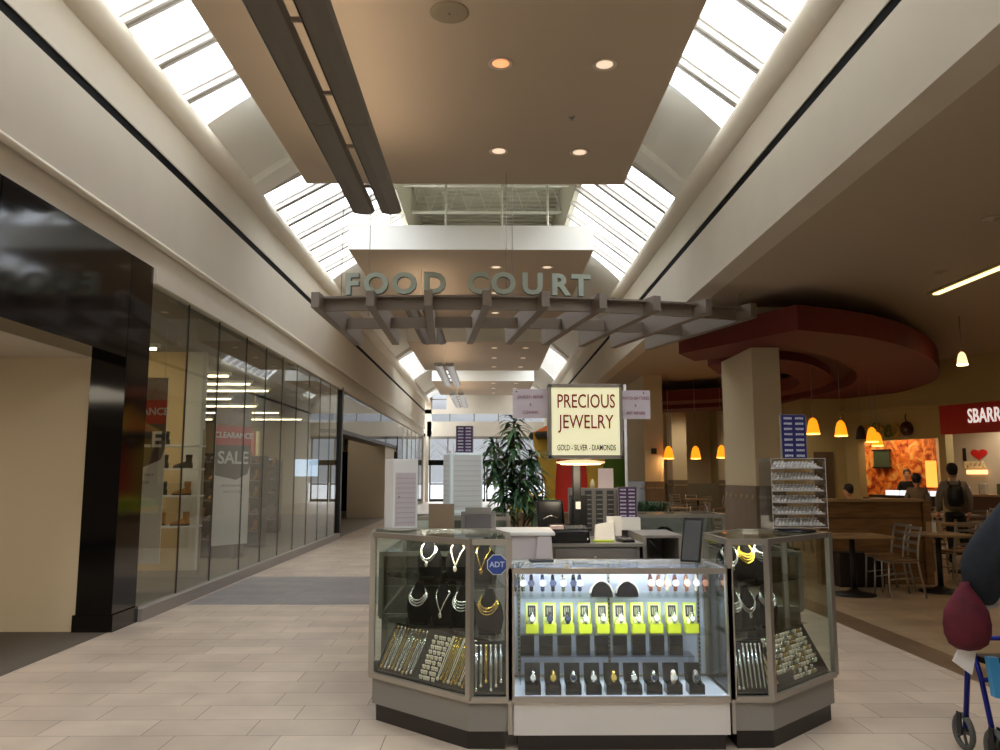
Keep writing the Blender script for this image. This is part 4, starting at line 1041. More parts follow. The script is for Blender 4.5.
bpos = [(-.45,5.17,.575,0,SILV,'leftmost of the lower row in the left corner case'), (-.29,5.05,.575,1,SILV,'second from left in the lower row of the left corner case'), (-.165,4.96,.575,2,SILV,'third from left in the lower row of the left corner case'), (-.01,4.84,.575,0,GOLD,'lower row behind the narrow front pane of the left corner case'),
        (-.385,5.13,.86,3,SILV,'upper shelf of the left corner case, leftmost'), (-.20,5.0,.86,1,PEARL,'upper shelf of the left corner case, beside the corner post'), (-.04,4.86,.86,1,GOLD,'upper shelf right behind the blue sticker'),
        (1.43,4.90,.575,2,SILV,'lower row of the right corner case, left of the post'), (1.53,4.95,.575,3,SILV,'lower row of the right corner case, nearly behind the post'), (1.69,5.05,.575,0,SILV,'lower row behind the slanted pane of the right corner case'),
        (1.42,4.90,.86,3,SILV,'upper shelf of the right corner case, leftmost'), (1.54,4.97,.86,2,mat('yellow gold bright',(240,206,70),.25,.8),'bright gold, upper shelf of the right corner case'), (1.66,5.05,.86,2,SILV,'upper shelf of the right corner case, right of the post')]
for i, (x, y, z, k, mt, wh) in enumerate(bpos):
    left = x < .5; a = (-.42 if left else .42)
    bust_ = B0
    if i == 0: B0.location = (x,y,z); B0.rotation_euler = (0,0,a)
    elif left: bust_ = dup(B0, (x,y,z), a)
    else: bust_ = dup(B0, (x,y,z), a, 'black velvet necklace bust on a glass shelf of the right corner case', 'busts in the right corner case')
    sc_ = (1.2,1.2,1.2) if z < .7 else (1.15,1.15,1.15)
    m_ = MB(); m_.v = list(NM[k].v); m_.f = list(NM[k].f); m_.m = list(NM[k].m); m_.s = list(NM[k].s)
    o = m_.build('necklace', mt); o.scale = sc_; bust_.scale = sc_; o.location = (x,y,z); o.rotation_euler = (0,0,a)
    o['label'] = '%s necklace on a bust, %s' % (NAMES_[k], wh); o['category'] = 'necklace'
    if len(o['label'].split()) > 16: o['label'] = ' '.join(o['label'].split()[:16])
# trays
def tray(label, V1, V2, s0, s1, n0, n1, z0, z1):
    V1 = Vector(V1); V2 = Vector(V2); u = (V2-V1).normalized(); c = Vector((.6,5.1)); n = Vector((-u.y,u.x))
    if n.dot(c-V1) < 0: n = -n
    P_ = lambda s,q,z: Vector((*(V1+u*s+n*q), z))
    t = thing('jewelry_tray', label, 'tray', P_((s0+s1)/2, n0, z0-.01))
    a = [P_(s0,n0,z0), P_(s1,n0,z0), P_(s1,n1,z1), P_(s0,n1,z1)]; dn = Vector((*(n*.012), -.012))
    MB().extr(a, dn).build('tray_board', mat('dark brown tray', (36,27,23), .85), t, world=True)
    mb = MB(); 
    for p, q in ((a[0],a[1]),(a[1],a[2]),(a[2],a[3]),(a[3],a[0])): mb.tube([p,q], .005, 4)
    mb.build('rim', BLK, t, world=True)
    return lambda s,f,h=0: P_(s, n0+(n1-n0)*f, z0+(z1-z0)*f) + Vector((*(-n*h*.8), h*.55)), n
LF, Ln = tray('black slanted tray of chains and earrings in the left corner case', LP[1], LP[2], .03, .84, .03, .19, .295, .555)
NF, Nfn = tray('narrow black tray of hanging pendants at the front of the left corner case', LP[1], LP[0], .02, .20, .03, .12, .295, .555)
RF, Rn = tray('black slanted tray covered in earring pairs in the right corner case', RP[1], RP[2], .03, .77, .03, .19, .295, .555)
RNF, Rfn = tray('narrow black tray of silver chains at the front of the right corner case', RP[1], RP[0], .02, .20, .03, .12, .295, .555)
def chain(F, s, f0, f1, mt, label, group, w_=.008, pendant=True):
    a = F(s, f1, .006); b = F(s, f0, .006); sd = (F(s+.01,f0)-F(s,f0)).normalized()*w_
    mb = MB(); mb.tube([a-sd*.6, (a*.5+b*.5)-sd, b+(a-b)*.1-sd*.7, b], .0026, 5); mb.tube([a+sd*.6, (a*.5+b*.5)+sd, b+(a-b)*.1+sd*.7, b], .0026, 5)
    mb.ball(a, .007, 1.3,1,1,8,5)
    if pendant: mb.ball(b, .010, 1,.6,1.2,8,5)
    solo(mb, 'chain_necklace', mt, label, 'necklace', group)
rr = random.Random(5)
for i in range(9): chain(LF, .80-i*.034, .05+.05*rr.random(), .93, SILV if i%3 else GOLD, 'fine chain lying on the left half of the slanted tray, left corner case', 'chains on the left half of the left tray')
for i in range(9): chain(LF, .30-i*.030, .07+.06*rr.random(), .93, GOLD if i%3 else PEARL, 'gold chain with pendant on the right half of the slanted tray, left corner case', 'chains on the right half of the left tray')
E0 = None
def earring(F, s, f, label, group, mt, x=0):
    p = F(s, f, .008); mb = MB(); sd = (F(s+.01,f)-F(s,f)).normalized()
    for k in (-1,1): mb.ball(p+sd*.007*k, .0068, 1,1,1.2,10,7); mb.ball(p+sd*.007*k-Vector((0,0,.012)), .005, 1,1,1.2,8,6)
    solo(mb, 'earring_pair', mt, label, 'earrings', group)
for i in range(4):
    for j in range(9): earring(LF, .335+i*.036+rr.uniform(-.006,.006)+.00*j, .08+j*.1, 'small white earring pair in the cluster between the chains, left corner case', 'white earrings on the left tray', PEARL)
for i in range(6): chain(NF, .035+i*.028, .06+.08*(i%3), .92, SILV if i != 2 else GOLD, 'pendant chain on the narrow tray behind the sticker pane', 'pendants on the narrow left tray', .005)
for i in range(7): chain(RNF, .03+i*.024, .08, .93 if i < 5 else .8, SILV, 'straight silver chain on the narrow tray of the right corner case', 'chains on the narrow right tray', .003, i > 4)
for i in range(7):
    for j in range(10):
        if j < 2 and i in (0,1,6): continue
        earring(RF, .20+i*.075+(j%2)*.02, .09+j*.09, 'silver or gold earring pair on the slanted tray, right corner case', 'earrings on the right tray', (SILV, PEARL, PEARL, GOLD)[(i*3+j)%4])
        if j != 1: earring(RF, .235+i*.075+(j%2)*.02, .09+j*.09, 'silver or gold earring pair on the slanted tray, right corner case', 'earrings on the right tray', (PEARL, SILV)[(i+j)%2])
for i in range(3):
    a0, a1 = RF(.05+i*.045, .08, .004), RF(.05+i*.045, .92, .004); sd = (RF(.1,0)-RF(0,0)).normalized()*.014
    mb = MB().extr([a0-sd, a0+sd, a1+sd, a1-sd], Vector((*(Rn*.004), -.003)))
    for q in range(14): p = a0+(a1-a0)*(q/13); mb.tube([p-sd, p+sd], .0022, 4, m=1)
    solo(mb, 'bracelet_strip', [mat('tan card strip', (170,150,110), .6), GOLD], 'tan strip of gold bracelets on the right tray beside the post', 'bracelets', 'bracelet strips on the right tray')
# --- boxed watches in the front case
FACES = [mat('watch white face', (226,226,220), .6), mat('watch gold face', (220,184,90), .5, .3), mat('watch blue face', (40,50,80), .5)]
def watch(name_, label, mt, face, group=None, loop=True):
    t = thing(name_, label, 'watch', group=group)
    R = Matrix.Rotation(-PI/2+.35, 3, 'X')
    MB().lathe([(.0175,-.004),(.019,0),(.018,.006),(.016,.007)], (0,-.026,.036), 20, R=Matrix.Rotation(PI/2-.3,3,'X')).build('watch_case', mt, t)
    MB().lathe([(.0150,.0062),(.0145,.0075)], (0,-.026,.036), 20, R=Matrix.Rotation(PI/2-.3,3,'X')).build('dial', face, t)
    if loop: MB().tube([(sx_, -.022+.022*(1-math.cos(a)), .034+.028*math.sin(a)) for sx_ in (0,) for a in [2*PI*i/16 for i in range(16)]], .0115, 8, closed=True).build('strap', mt, t)
    return t
WM = [SILV, GOLD, SILV, SILV, GOLD, SILV, SILV, PEARL, ALUD]
WD = ['silver', 'gold', 'gold and black', 'all silver large', 'gold round', 'silver round', 'silver blue dial', 'white round', 'dark silver']
PL = ['first', 'second', 'third', 'fourth', 'fifth', 'sixth', 'seventh', 'eighth', 'ninth', 'tenth']
def black_box():
    t = thing('watch_box', 'x', 'watch box')
    MB().box(-.044,.044,-.045,.045,0,.006).box(-.044,.044,-.045,-.039,0,.055).box(-.044,.044,.039,.045,0,.055).box(-.044,-.038,-.045,.045,0,.055).box(.038,.044,-.045,.045,0,.055).build('box_base', BLKP, t)
    MB().hexa([(-.044,.044,.055),(.044,.044,.055),(.044,.062,.055),(-.044,.062,.055)], [(-.044,.062,.15),(.044,.062,.15),(.044,.080,.148),(-.044,.080,.148)]).build('lid', BLK, t)
    MB().lathe([(.022,-.03),(.026,-.02),(.026,.02),(.022,.03)], (0,0,.035), 14, R=Matrix.Rotation(PI/2,3,'Y')).build('cushion', VELVET, t)
    return t
bb = None
for i in range(9):
    x = .235+i*.1135+(.012 if i == 8 else 0); y = 4.70
    lb = 'open black watch box, %s from left in the bottom row of the front case' % PL[i]
    if bb is None: bb = black_box(); bb.location = (x,y,.279); bb['label'] = lb; bb['group'] = 'open black watch boxes'
    else: dup(bb, (x,y,.279), label=lb, group='open black watch boxes')
    wt = watch('wrist_watch', '%s watch in the %s black box of the bottom row' % (WD[i], PL[i]), WM[i], FACES[(0,1,2,0,1,0,2,0,2)[i]], 'watches in black boxes'); wt.location = (x, y-.014, .335)
cb = None
for i in range(9):
    x = .215+i*.1105; lb = 'closed dark watch box standing upright behind, %s from left, below the yellow ones' % PL[i]
    if cb is None:
        cb = thing('watch_box', lb, 'watch box', (x, 4.93, .44), group='upright dark boxes behind')
        MB().box(-.04,.04,-.03,.03,0,.055).build('box_base', BLKP, cb, bev=.003); MB().box(-.04,.04,-.03,.03,.057,.115).build('lid', mat('dark blue black box', (26,28,36), .4), cb, bev=.003)
    else: dup(cb, (x, 4.93, .44), label=lb)
riser = MB().box(.17, 1.2, 4.88, 5.02, .434, .44).box(.17,.176,4.88,5.02,.279,.434).box(1.194,1.2,4.88,5.02,.279,.434)
solo(riser, 'acrylic_riser', ACR, 'clear acrylic riser under the upright dark boxes in the front case', 'riser')
YINS = mat('dark box insert', (46,44,36), .6); YW = mat('pale lime border', (236,240,160), .5)
def ybox():
    t = thing('watch_box', 'x', 'watch box')
    MB().box(-.038,.038,-.035,.035,0,.055).build('box_base', YEL, t, bev=.003)
    MB().hexa([(-.038,.028,.055),(.038,.028,.055),(.038,.044,.055),(-.038,.044,.055)], [(-.038,.044,.165),(.038,.044,.165),(.038,.060,.163),(-.038,.060,.163)]).build('lid', YEL, t)
    g = lambda x0,x1,z0,z1,d: [(x0,.028+.0155*(z0-.055)/.11-d,z0),(x1,.028+.0155*(z0-.055)/.11-d,z0),(x1,.028+.0155*(z1-.055)/.11-d,z1),(x0,.028+.0155*(z1-.055)/.11-d,z1)]
    MB().extr(g(-.031,.031,.06,.158,.001), (0,-.001,0)).build('pale_border', YW, t)
    MB().extr(g(-.024,.024,.085,.150,.003), (0,-.001,0)).build('dark_insert', YINS, t)
    mb = MB(); mb.extr(g(-.014,-.008,.098,.138,.005), (0,-.001,0)); mb.extr(g(-.003,.003,.098,.138,.005), (0,-.001,0)); mb.extr(g(.008,.012,.098,.138,.005), (0,-.001,0)); mb.build('insert_mark', mat('insert mark', (170,166,130), .5), t)
    MB().lathe([(.018,-.026),(.022,-.018),(.022,.018),(.018,.026)], (0,0,.055), 14, R=Matrix.Rotation(PI/2,3,'Y')).build('cushion', YW, t)
    return t
yb = None
for i in range(10):
    x = .240+i*.1045; lb = 'open lime yellow watch box, %s from left on the middle shelf' % PL[i]
    if yb is None: yb = ybox(); yb.location = (x, 4.86, .579); yb['label'] = lb; yb['group'] = 'open yellow watch boxes'
    else: dup(yb, (x, 4.86, .579), label=lb, group='open yellow watch boxes')
    wt = watch('wrist_watch', '%s watch resting in the %s yellow box of the middle shelf' % (('dark' if i in (1,2) else 'pale'), PL[i]), BLKP if i in (1,2) else SILV, FACES[2] if i in (1,2) else FACES[0], 'watches in yellow boxes'); wt.location = (x, 4.848, .628)
hw = None
ROSE = mat('rose gold', (226,160,130), .3, .8)
for i, px in enumerate((514,522,530,541,551,561,571,577,646,654,662,670,681,690,699,712)):
    x = (px-491.2)/800*4.92; mt = (BLKP, SILV, BLKP, mat('navy strap', (40,50,90), .5))[i%4] if i < 8 else (ROSE, PEARL, mat('brown strap', (120,70,50), .5))[i%3]
    t = thing('wrist_watch', 'watch strapped on a clear stand, %s side of the top shelf in the front case' % ('left' if i < 8 else 'right'), 'watch', (x, 4.90, .784), group='stand watches on the %s of the top shelf' % ('left' if i < 8 else 'right'))
    MB().tube([(0,-.01,.03),(0,-.016,.06),(0,-.014,.09),(0,0,.115),(0,.016,.09),(0,.014,.05)], .0115, 6).build('strap', mt, t)
    MB().cyl((0,-.030,.078), (0,-.016,.076), .020, n=16).build('dial', FACES[0] if i%2 else ROSE if i > 7 else FACES[2], t)
    MB().box(-.014,.014,-.02,.02,0,.004).box(-.006,.006,.0,.006,.004,.10).build('stand', ACR, t)
for i, px in enumerate((599, 624)):
    x = (px-491.2)/800*4.88
    t = thing('watch_roll', 'black half round cushion with white band, %s one on the top shelf' % ('left' if i == 0 else 'right'), 'cushion', (x, 4.90, .784))
    arc_ = [(.062*math.cos(a), 0, .082*math.sin(a)) for a in [PI*k/16 for k in range(17)]]
    MB().extr([(p[0], -.045, p[2]) for p in arc_], (0,.10,0)).build('cushion_roll', VELVET, t)
    MB().tube([(p[0]*1.1, -.02, p[2]*1.1) for p in arc_[1:-1]], .005, 6).tube([(p[0]*1.1, .0, p[2]*1.1) for p in arc_[1:-1]], .005, 6).build('white_band', PEARL, t)
for i, px in enumerate((515, 533, 551, 640, 658, 676)):
    pass
mb = MB().box(.2,1.15,4.99,5.03,.32,.40)
# thin dark leaflet on front case top, leaning tablet stand
t = thing('card_reader', 'small black card reader lying on the left end of the front case top', 'card reader', (.30, 4.92, .98), .15)
MB().box(-.07,.07,-.04,.04,0,.016).build('body', BLKP, t, bev=.004)
t = thing('sign_stand', 'black leaning tablet like sign holder on the right end of the front case', 'sign holder', (1.205, 4.92, .98), -.5)
MB().hexa([(-.06,-.02,0),(.06,-.02,0),(.06,-.008,0),(-.06,-.008,0)], [(-.05,.05,.26),(.07,.05,.26),(.07,.062,.258),(-.05,.062,.258)]).build('panel', BLKP, t)
MB().hexa([(.0,.09,0),(.03,.09,0),(.03,.10,0),(.0,.10,0)], [(.0,.05,.2),(.03,.05,.2),(.03,.06,.2),(.0,.06,.2)]).build('strut', BLK, t)
MB().hexa([(-.05,-.0226,.012),(.05,-.0226,.012),(.05,-.0206,.012),(-.05,-.0206,.012)], [(-.04,.0455,.245),(.06,.0455,.245),(.06,.0475,.245),(-.04,.0475,.245)]).build('screen', mat('grey photo sheet', (70,70,70), .2), t)

# --- price towers
def lines(mb, x0, x1, z0, z1, y, step, h=.002, m=0):
    z = z0
    while z < z1: mb.box(x0, x1, y-.0015, y, z, z+h, m); z += step
t = thing('display_tower', 'white rotating card tower on the left corner case', 'display tower', (-.60, 5.38, 1.14), .45)
MB().lathe([(.115,0),(.118,.006),(.11,.012),(.02,.014)], n=28).build('turntable', ALU, t)
MB().box(-.085,.085,-.085,.085,.014,.465).build('tower_body', WHITE, t, bev=.002)
mb = MB().box(-.07,.07,-.09,-.085,.03,.375)
mb.build('card_panel', mat('card grid', (206,196,200), .6), t)
mb = MB(); lines(mb, -.066, .066, .05, .36, -.0902, .032, .003); mb.ball((-.045,-.091,.22), .006); mb.build('card_line', mat('grey line', (160,150,156), .6), t)
t = thing('display_tower', 'taller bluish acrylic earring tower behind the left case, daylight painted as glow', 'display tower', (-.265, 7.45, 1.14), .28)
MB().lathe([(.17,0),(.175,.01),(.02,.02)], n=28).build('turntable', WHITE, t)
MB().box(-.15,.15,-.15,.15,.02,.56).build('tower_body', mat('icy acrylic painted daylight', (222,236,240), .3, emis=.12), t, bev=.004)  # faint emission paints in the daylight that falls through the acrylic
mb = MB().box(-.125,.135,-.156,-.151,.05,.54); mb.box(-.156,-.151,-.12,.12,.05,.54); mb.build('card_panel', mat('pale card grid', (214,220,222), .6), t)
mb = MB(); lines(mb, -.12, .13, .08, .5, -.1565, .045, .004)
for z in range(10): mb.box(-.158,-.156,-.11,.11,.08+z*.045,.084+z*.045)
mb.build('card_line', mat('grey line2', (170,176,180), .6), t)
def price_board(label, x, y, z, wd, h, rz, c1, rows=8, stand=.1):
    t = thing('price_board', label, 'price board', (x, y, z), rz)
    MB().box(-wd/2, wd/2, -.008, .008, 0, h).build('board', c1, t)
    MB().box(-wd/2-.006, wd/2+.006, -.004, .012, -.004, h+.004).build('frame', ALUD, t)
    mb = MB(); rr = random.Random(2)
    for c_ in (-1, 1):
        for r in range(rows):
            zc = h*(r+.6)/(rows+.2); x0 = c_*wd*.24-wd*.17
            for k in range(5): mb.box(x0+k*wd*.07, x0+k*wd*.07+wd*.052, -.0105, -.008, zc-.006-.003*rr.random(), zc+.006)
    mb.build('price_marks', mat('pale marks', (196,196,206), .5), t)['kind'] = 'stuff'
    return t
price_board('purple and black price board above the bluish acrylic tower', -.25, 7.45, 1.71, .15, .24, 0, mat('purple board', (66,30,84), .5))
price_board('dark blue price board above the clear earring rack', 1.975, 5.22, 1.605, .165, .285, .12, mat('blue board', (34,32,98), .5))
# acrylic earring rack
t = thing('earring_rack', 'clear acrylic rack of six tiers of silver earrings on right case', 'earring rack', (1.945, 5.20, 1.14), .06)
MB().lathe([(.13,0),(.135,.008),(.12,.018),(.02,.02)], n=28).build('turntable', BLKP, t)
mb = MB()
for x_ in (-.178, .178): mb.box(x_-.002, x_+.002, -.10, .10, .02, .465)
mb.box(-.178,.178,.098,.102,.02,.465).box(-.178,.178,-.10,.10,.461,.465); mb.build('acrylic_shell', ACR, t)
mb = MB()
for (a, b) in (((-.178,-.1,.465),(.178,-.1,.465)),((-.178,-.1,.02),(-.178,-.1,.465)),((.178,-.1,.02),(.178,-.1,.465)),((.178,.1,.02),(.178,.1,.465)),((-.178,.1,.465),(.178,.1,.465)),((-.178,-.1,.03),(.178,-.1,.03))): mb.tube([a,b], .0022, 4)
mb.build('acrylic_edge', mat('bright acrylic edge', (206,202,192), .2), t)
rr = random.Random(9)
for q in range(6):
    z = .04+q*.072
    MB().hexa([(-.15,-.09,z),(.165,-.09,z),(.15,.02,z+.0),(-.13,.02,z+.0)], [(-.15,-.09,z+.005),(.165,-.09,z+.005),(.13,.02,z+.045),(-.11,.02,z+.045)]).build('tier', mat('translucent tier', (176,172,166), .3), t)
    mb = MB()
    for r_ in range(3):
        for k in range(13):
            if rr.random() < .08: continue
            f = r_/3+.1; mb.ball((-.13+k*.0225+rr.uniform(-.003,.003), -.09+f*.11-.004, z+.010+f*.04), .0075, 1,.8,1.1,6,4)
    o = mb.build('earring_row', [mat('bright silver', (232,230,226), .3, .6)], t); o['kind'] = 'stuff'
# rack on left back: brown board, grey monitor back
LC2 = [(-.75,5.6),(-.22,5.6),(-.22,7.0),(-.75,7.0)]
case('low glass side case along the left of the kiosk', LC2, .98, .55, (0,1,2,3), VD, LAM)
LC3 = [(-.75,7.08),(.15,7.08),(.15,7.75),(-.45,7.75),(-.75,7.5)]
case('tall glass case at the rear left of the kiosk under bluish acrylic tower', LC3, 1.14, .4, (0,3,4), LAMW, LAM)
t = thing('sign_board', 'plain brown board standing behind the left corner case', 'board', (-.36, 5.85, .98), .05)
MB().box(-.088,.088,-.008,.008,.03,.31).build('board', mat('brown board', (150,128,104), .7), t); MB().box(-.092,.092,-.006,.012,.026,.314).build('frame', ALUD, t)
MB().hexa([(-.04,.0,0),(.04,.0,0),(.04,.12,0),(-.04,.12,0)],[(-.04,.0,.03),(.04,.0,.03),(.04,.03,.05),(-.04,.03,.05)]).build('easel_foot', BLK, t)
t = thing('grey_monitor', 'back of a small grey monitor behind the left corner case', 'monitor', (-.1, 6.3, .98), -.05)
MB().box(-.135,.135,-.02,.02,.05,.24).build('shell', mat('grey plastic', (140,134,130), .5), t, bev=.006); MB().box(-.10,.10,-.035,-.02,.07,.21).build('rear_housing', mat('darker grey plastic', (112,106,104), .5), t, bev=.004)
MB().lathe([(.10,0),(.10,.01),(.02,.02),(.018,.07)], n=20).build('foot', mat('grey plastic', (0,0,0)), t)
MB().box(-.1,.1,-.03,.03,.22,.27).build('top_ledge', ALUD, t)
t = thing('white_cabinet', 'white cloth draped cabinet between left case and drawer unit', 'cabinet', (.23, 6.2, 0))
MB().box(.03,.44,6.0,6.5,0,1.06).build('body', mat('pinkish white cloth', (214,204,206), .7), t, world=True, bev=.02)
MB().box(.0,.47,5.97,6.53,1.055,1.085).build('top', WHITE, t, world=True, bev=.01)
MB().hexa([(.30,5.93,.5),(.46,5.93,.5),(.48,5.98,.5),(.30,5.98,.5)],[(.34,5.95,1.05),(.44,5.95,1.05),(.44,5.98,1.05),(.34,5.98,1.05)]).build('hanging_corner', MATS['pinkish white cloth'], t, world=True)
# drawer unit
t = thing('drawer_cabinet', 'dark grey laminate drawer cabinet in the middle of the kiosk', 'cabinet', (.8, 6.7, 0))
MB().box(.47,1.17,6.42,7.15,0,.94).build('body', LAMD, t, world=True)
MB().box(.45,1.20,6.40,7.17,.94,.965).build('worktop', ALUD, t, world=True)
for z0, z1 in ((.74,.925),(.53,.72),(.32,.51),(.10,.30)):
    o = MB().box(.50,1.13,6.40,6.42,z0,z1).build('drawer', LAMD, t, world=True, bev=.003)
    h = MB().box(.76,.87,6.375,6.385,(z0+z1)/2-.015,(z0+z1)/2-.003).box(.765,.775,6.38,6.40,(z0+z1)/2-.015,(z0+z1)/2-.003).box(.855,.865,6.38,6.40,(z0+z1)/2-.015,(z0+z1)/2-.003).cyl((.815,6.385,(z0+z1)/2+.03),(.815,6.40,(z0+z1)/2+.03),.009,n=10).build('handle', SILV); h.parent = o; h.matrix_parent_inverse = Matrix(); h.data.transform(Matrix.Translation(-t.location))
t = thing('side_cabinet', 'grey side cabinet with open shelf right of the drawer cabinet', 'cabinet', (1.36, 6.9, 0))
MB().box(1.21,1.24,6.5,7.2,0,1.0).box(1.5,1.54,6.5,7.2,0,1.0).box(1.24,1.5,7.17,7.2,0,1.0).box(1.24,1.5,6.52,7.17,.6,.63).box(1.21,1.54,6.5,7.2,1.0,1.02).build('body', LAM, t, world=True)
MB().tube([(1.25,6.48,.8),(1.33,6.46,.9),(1.26,6.46,.98)], .004, 5).build('cable', BLK, t, world=True)
# register group
t = thing('receipt_printer', 'low wide black receipt printer and keypad on the drawer cabinet', 'printer', (.61, 6.56, .965), .04)
MB().hexa([(-.16,-.14,0),(.17,-.14,0),(.17,.14,0),(-.16,.14,0)],[(-.15,-.13,.10),(.16,-.13,.10),(.15,.12,.14),(-.14,.12,.14)]).build('body', BLKP, t, bev=.01)
MB().box(-.13,.14,-.145,-.14,.02,.08).build('front_panel', BLK, t); 
mb = MB()
for i in range(7):
    for j in range(3): mb.box(-.02+i*.025,-.001+i*.025,-.10+j*.045,-.07+j*.045,.107+j*.006,.118+j*.006)
mb.build('keys', mat('grey keys', (120,118,116), .5), t)
MB().box(-.14,-.04,-.12,-.02,.108,.135).build('receipt_pad', mat('pinkish paper', (230,206,200), .7), t)
MB().ball((.145,-.143,.03), .010,n=8,k=6).build('lock', SILV, t)
t = thing('cash_register', 'black register with curved screen back behind the receipt printer', 'cash register', (.52, 7.0, .965), .1)
MB().hexa([(-.12,-.05,0),(.12,-.05,0),(.12,.1,0),(-.12,.1,0)],[(-.13,.0,.32),(.10,.0,.32),(.10,.08,.32),(-.13,.08,.32)]).build('body', BLKP, t, bev=.015)
MB().tube([(-.08,-.03,.16),(-.02,-.035,.19),(.05,-.03,.17)], .006, 6).build('handle', SILV, t)
# tall black pole with terminal and sign
t = thing('lit_sign', 'square illuminated cream sign reading PRECIOUS JEWELRY above the kiosk', 'sign', (.73, 6.2, 1.02))
MB().box(.68,.745,6.72,6.79,.965,1.68).build('post', BLK, t, world=True, bev=.005)
MB().box(.66,.80,6.76,6.86,.965,1.33).build('post_housing', BLK, t, world=True)
MB().box(.70,.74,6.705,6.72,1.22,1.28).build('post_label', PAPER, t, world=True)
SX0, SX1, SZ0, SZ1, SY = .44, 1.02, 1.625, 2.205, 6.2
MB().box(SX0,SX1,SY+.01,SY+.14,SZ0,SZ1).build('cabinet', ALUD, t, world=True)
MB().box(SX0,SX1,SY-.012,SY+.02,SZ0,SZ0+.028).box(SX0,SX1,SY-.012,SY+.02,SZ1-.028,SZ1).box(SX0,SX0+.026,SY-.012,SY+.02,SZ0,SZ1).box(SX1-.026,SX1,SY-.012,SY+.02,SZ0,SZ1).build('frame', mat('taupe sign frame', (150,142,130), .4, .3), t, world=True, bev=.003)
MB().box(SX0+.02,SX1-.02,SY-.002,SY+.01,SZ0+.02,SZ1-.02).build('lit_panel', mat('lit cream panel', (238,232,190), .5, emis=.55), t, world=True)
RDT = mat('brick red letters', (150,44,34), .5)
mb = MB().text('PRECIOUS', .152, (.735,SY-.003,2.065), depth=.002, bold=.001, sx=.66)
mb.text('JEWELRY', .152, (.735,SY-.003,1.905), depth=.002, bold=.001, sx=.70)
mb.build('red_lettering', RDT, t, world=True)
mb = MB().text('GOLD - SILVER - DIAMONDS', .064, (.735,SY-.003,1.708), depth=.001, bold=.0008, sx=.56); mb.build('black_lettering', KICK, t, world=True)
MB().lathe([(.17,0),(.195,.006),(.195,.016),(.08,.03)], (.715,6.45,1.59), 28).build('lamp_shade', mat('lamp shade cream', (236,210,160), .5, emis=1.1), t, world=True)
MB().lathe([(.165,-.002),(.15,-.008),(.01,-.010)], (.715,6.45,1.59), 28).build('lamp_glow', mat('warm lamp disc', (255,232,190), emis=4), t, world=True)
MB().box(.69,.74,6.45,6.78,1.60,1.66).build('bracket', BLK, t, world=True)
light('POINT', 'sign_lamp', (.715,6.45,1.5), 5, (1,.85,.62), .1)
for lb, x0, x1, z0, z1, txts in (('translucent white JEWELRY REPAIR and CLEANING notice left of the lit sign', .165, .445, 1.94, 2.17, ('JEWELRY - REPAIR','&','CLEANING')), ('translucent white WATCH BATTERIES notice right of the lit sign', 1.015, 1.245, 1.935, 2.16, ('WATCH BATTERIES','&','ANY REPAIRS'))):
    t = thing('notice_sheet', lb, 'notice', ((x0+x1)/2, SY+.05, z0))
    MB().box(x0,x1,SY+.045,SY+.052,z0,z1).build('sheet', mat('lilac white sheet', (214,202,210), .6), t, world=True)
    mb = MB(); h = z1-z0
    for s_, f in zip(txts, (.72,.47,.20)): mb.text(s_, .034, ((x0+x1)/2, SY+.044, z0+h*f), depth=.001, sx=.74)
    mb.build('lettering', mat('purple red ink', (140,60,90), .6), t, world=True)
    MB().ball((x0+.03 if x0 < .5 else x1-.05, SY+.044, z1-.02), .006, n=8, k=6).build('pin', KICK, t, world=True)
# papers, pads, calculator on cabinet
t = thing('paper_stack', 'leaning white papers on the right of the drawer cabinet', 'papers', (.95, 6.78, .965))
MB().hexa([(-.09,-.02,0),(.08,-.02,0),(.08,.04,0),(-.09,.04,0)],[(-.08,.0,.12),(.07,.0,.15),(.07,.04,.15),(-.08,.04,.12)]).build('sheets', PAPER, t)
MB().box(.02,.14,.02,.06,.03,.19).build('back_sheet', PAPER, t)
solo(MB().box(.82,.98,6.5,6.6,.965,.98), 'sticky_pad', mat('lime pad', (170,190,60), .7), 'lime green sticky pad on the drawer cabinet', 'note pad')
t = thing('calculator', 'black calculator at the right edge of the drawer cabinet', 'calculator', (1.08, 6.55, .965), .2)
MB().hexa([(-.05,-.08,0),(.05,-.08,0),(.05,.08,0),(-.05,.08,0)],[(-.05,-.08,.018),(.05,-.08,.018),(.05,.08,.04),(-.05,.08,.04)]).build('body', BLKP, t)
mb = MB()
for i in range(4):
    for j in range(4): mb.box(-.04+i*.022,-.024+i*.022,-.07+j*.025,-.052+j*.025,.018,.032)
mb.build('keys', MATS['grey keys'], t)
# rear grey organiser
t = thing('parts_organiser', 'grey tower of black slots behind the lit sign post', 'organiser', (.92, 7.45, .9))
MB().box(.72,1.25,7.35,7.6,.9,1.38).build('body', LAM, t, world=True)
mb = MB()
for x in (.88, .98, 1.08, 1.17): mb.box(x-.03, x+.03, 7.335, 7.35, 1.0, 1.36)
mb.build('slot_panel', mat('dark slot panel', (60,58,60), .5), t, world=True)
mb = MB()
for x in (.88, .98, 1.08, 1.17):
    for k in range(8): mb.box(x-.025, x+.025, 7.325, 7.335, 1.02+k*.042, 1.03+k*.042)
mb.build('slot_lip', ALUD, t, world=True)
MB().box(.70,1.26,7.33,7.62,0,.9).build('stand', LAMD, t, world=True)
price_board('small purple price board beside the organiser behind the lit sign', 1.22, 7.25, 1.12, .16, .27, -.1, MATS['purple board'] )
solo(MB().box(1.13,1.31,7.12,7.3,1.02,1.125), 'box', WHITE, 'white box under the small purple price board', 'box')
MB2 = MB().box(.98,1.12,7.40,7.41,1.38,1.56); solo(MB2, 'paper_notice', mat('pinkish notice', (236,214,206), .7), 'pinkish paper notice standing on the organiser', 'notice')
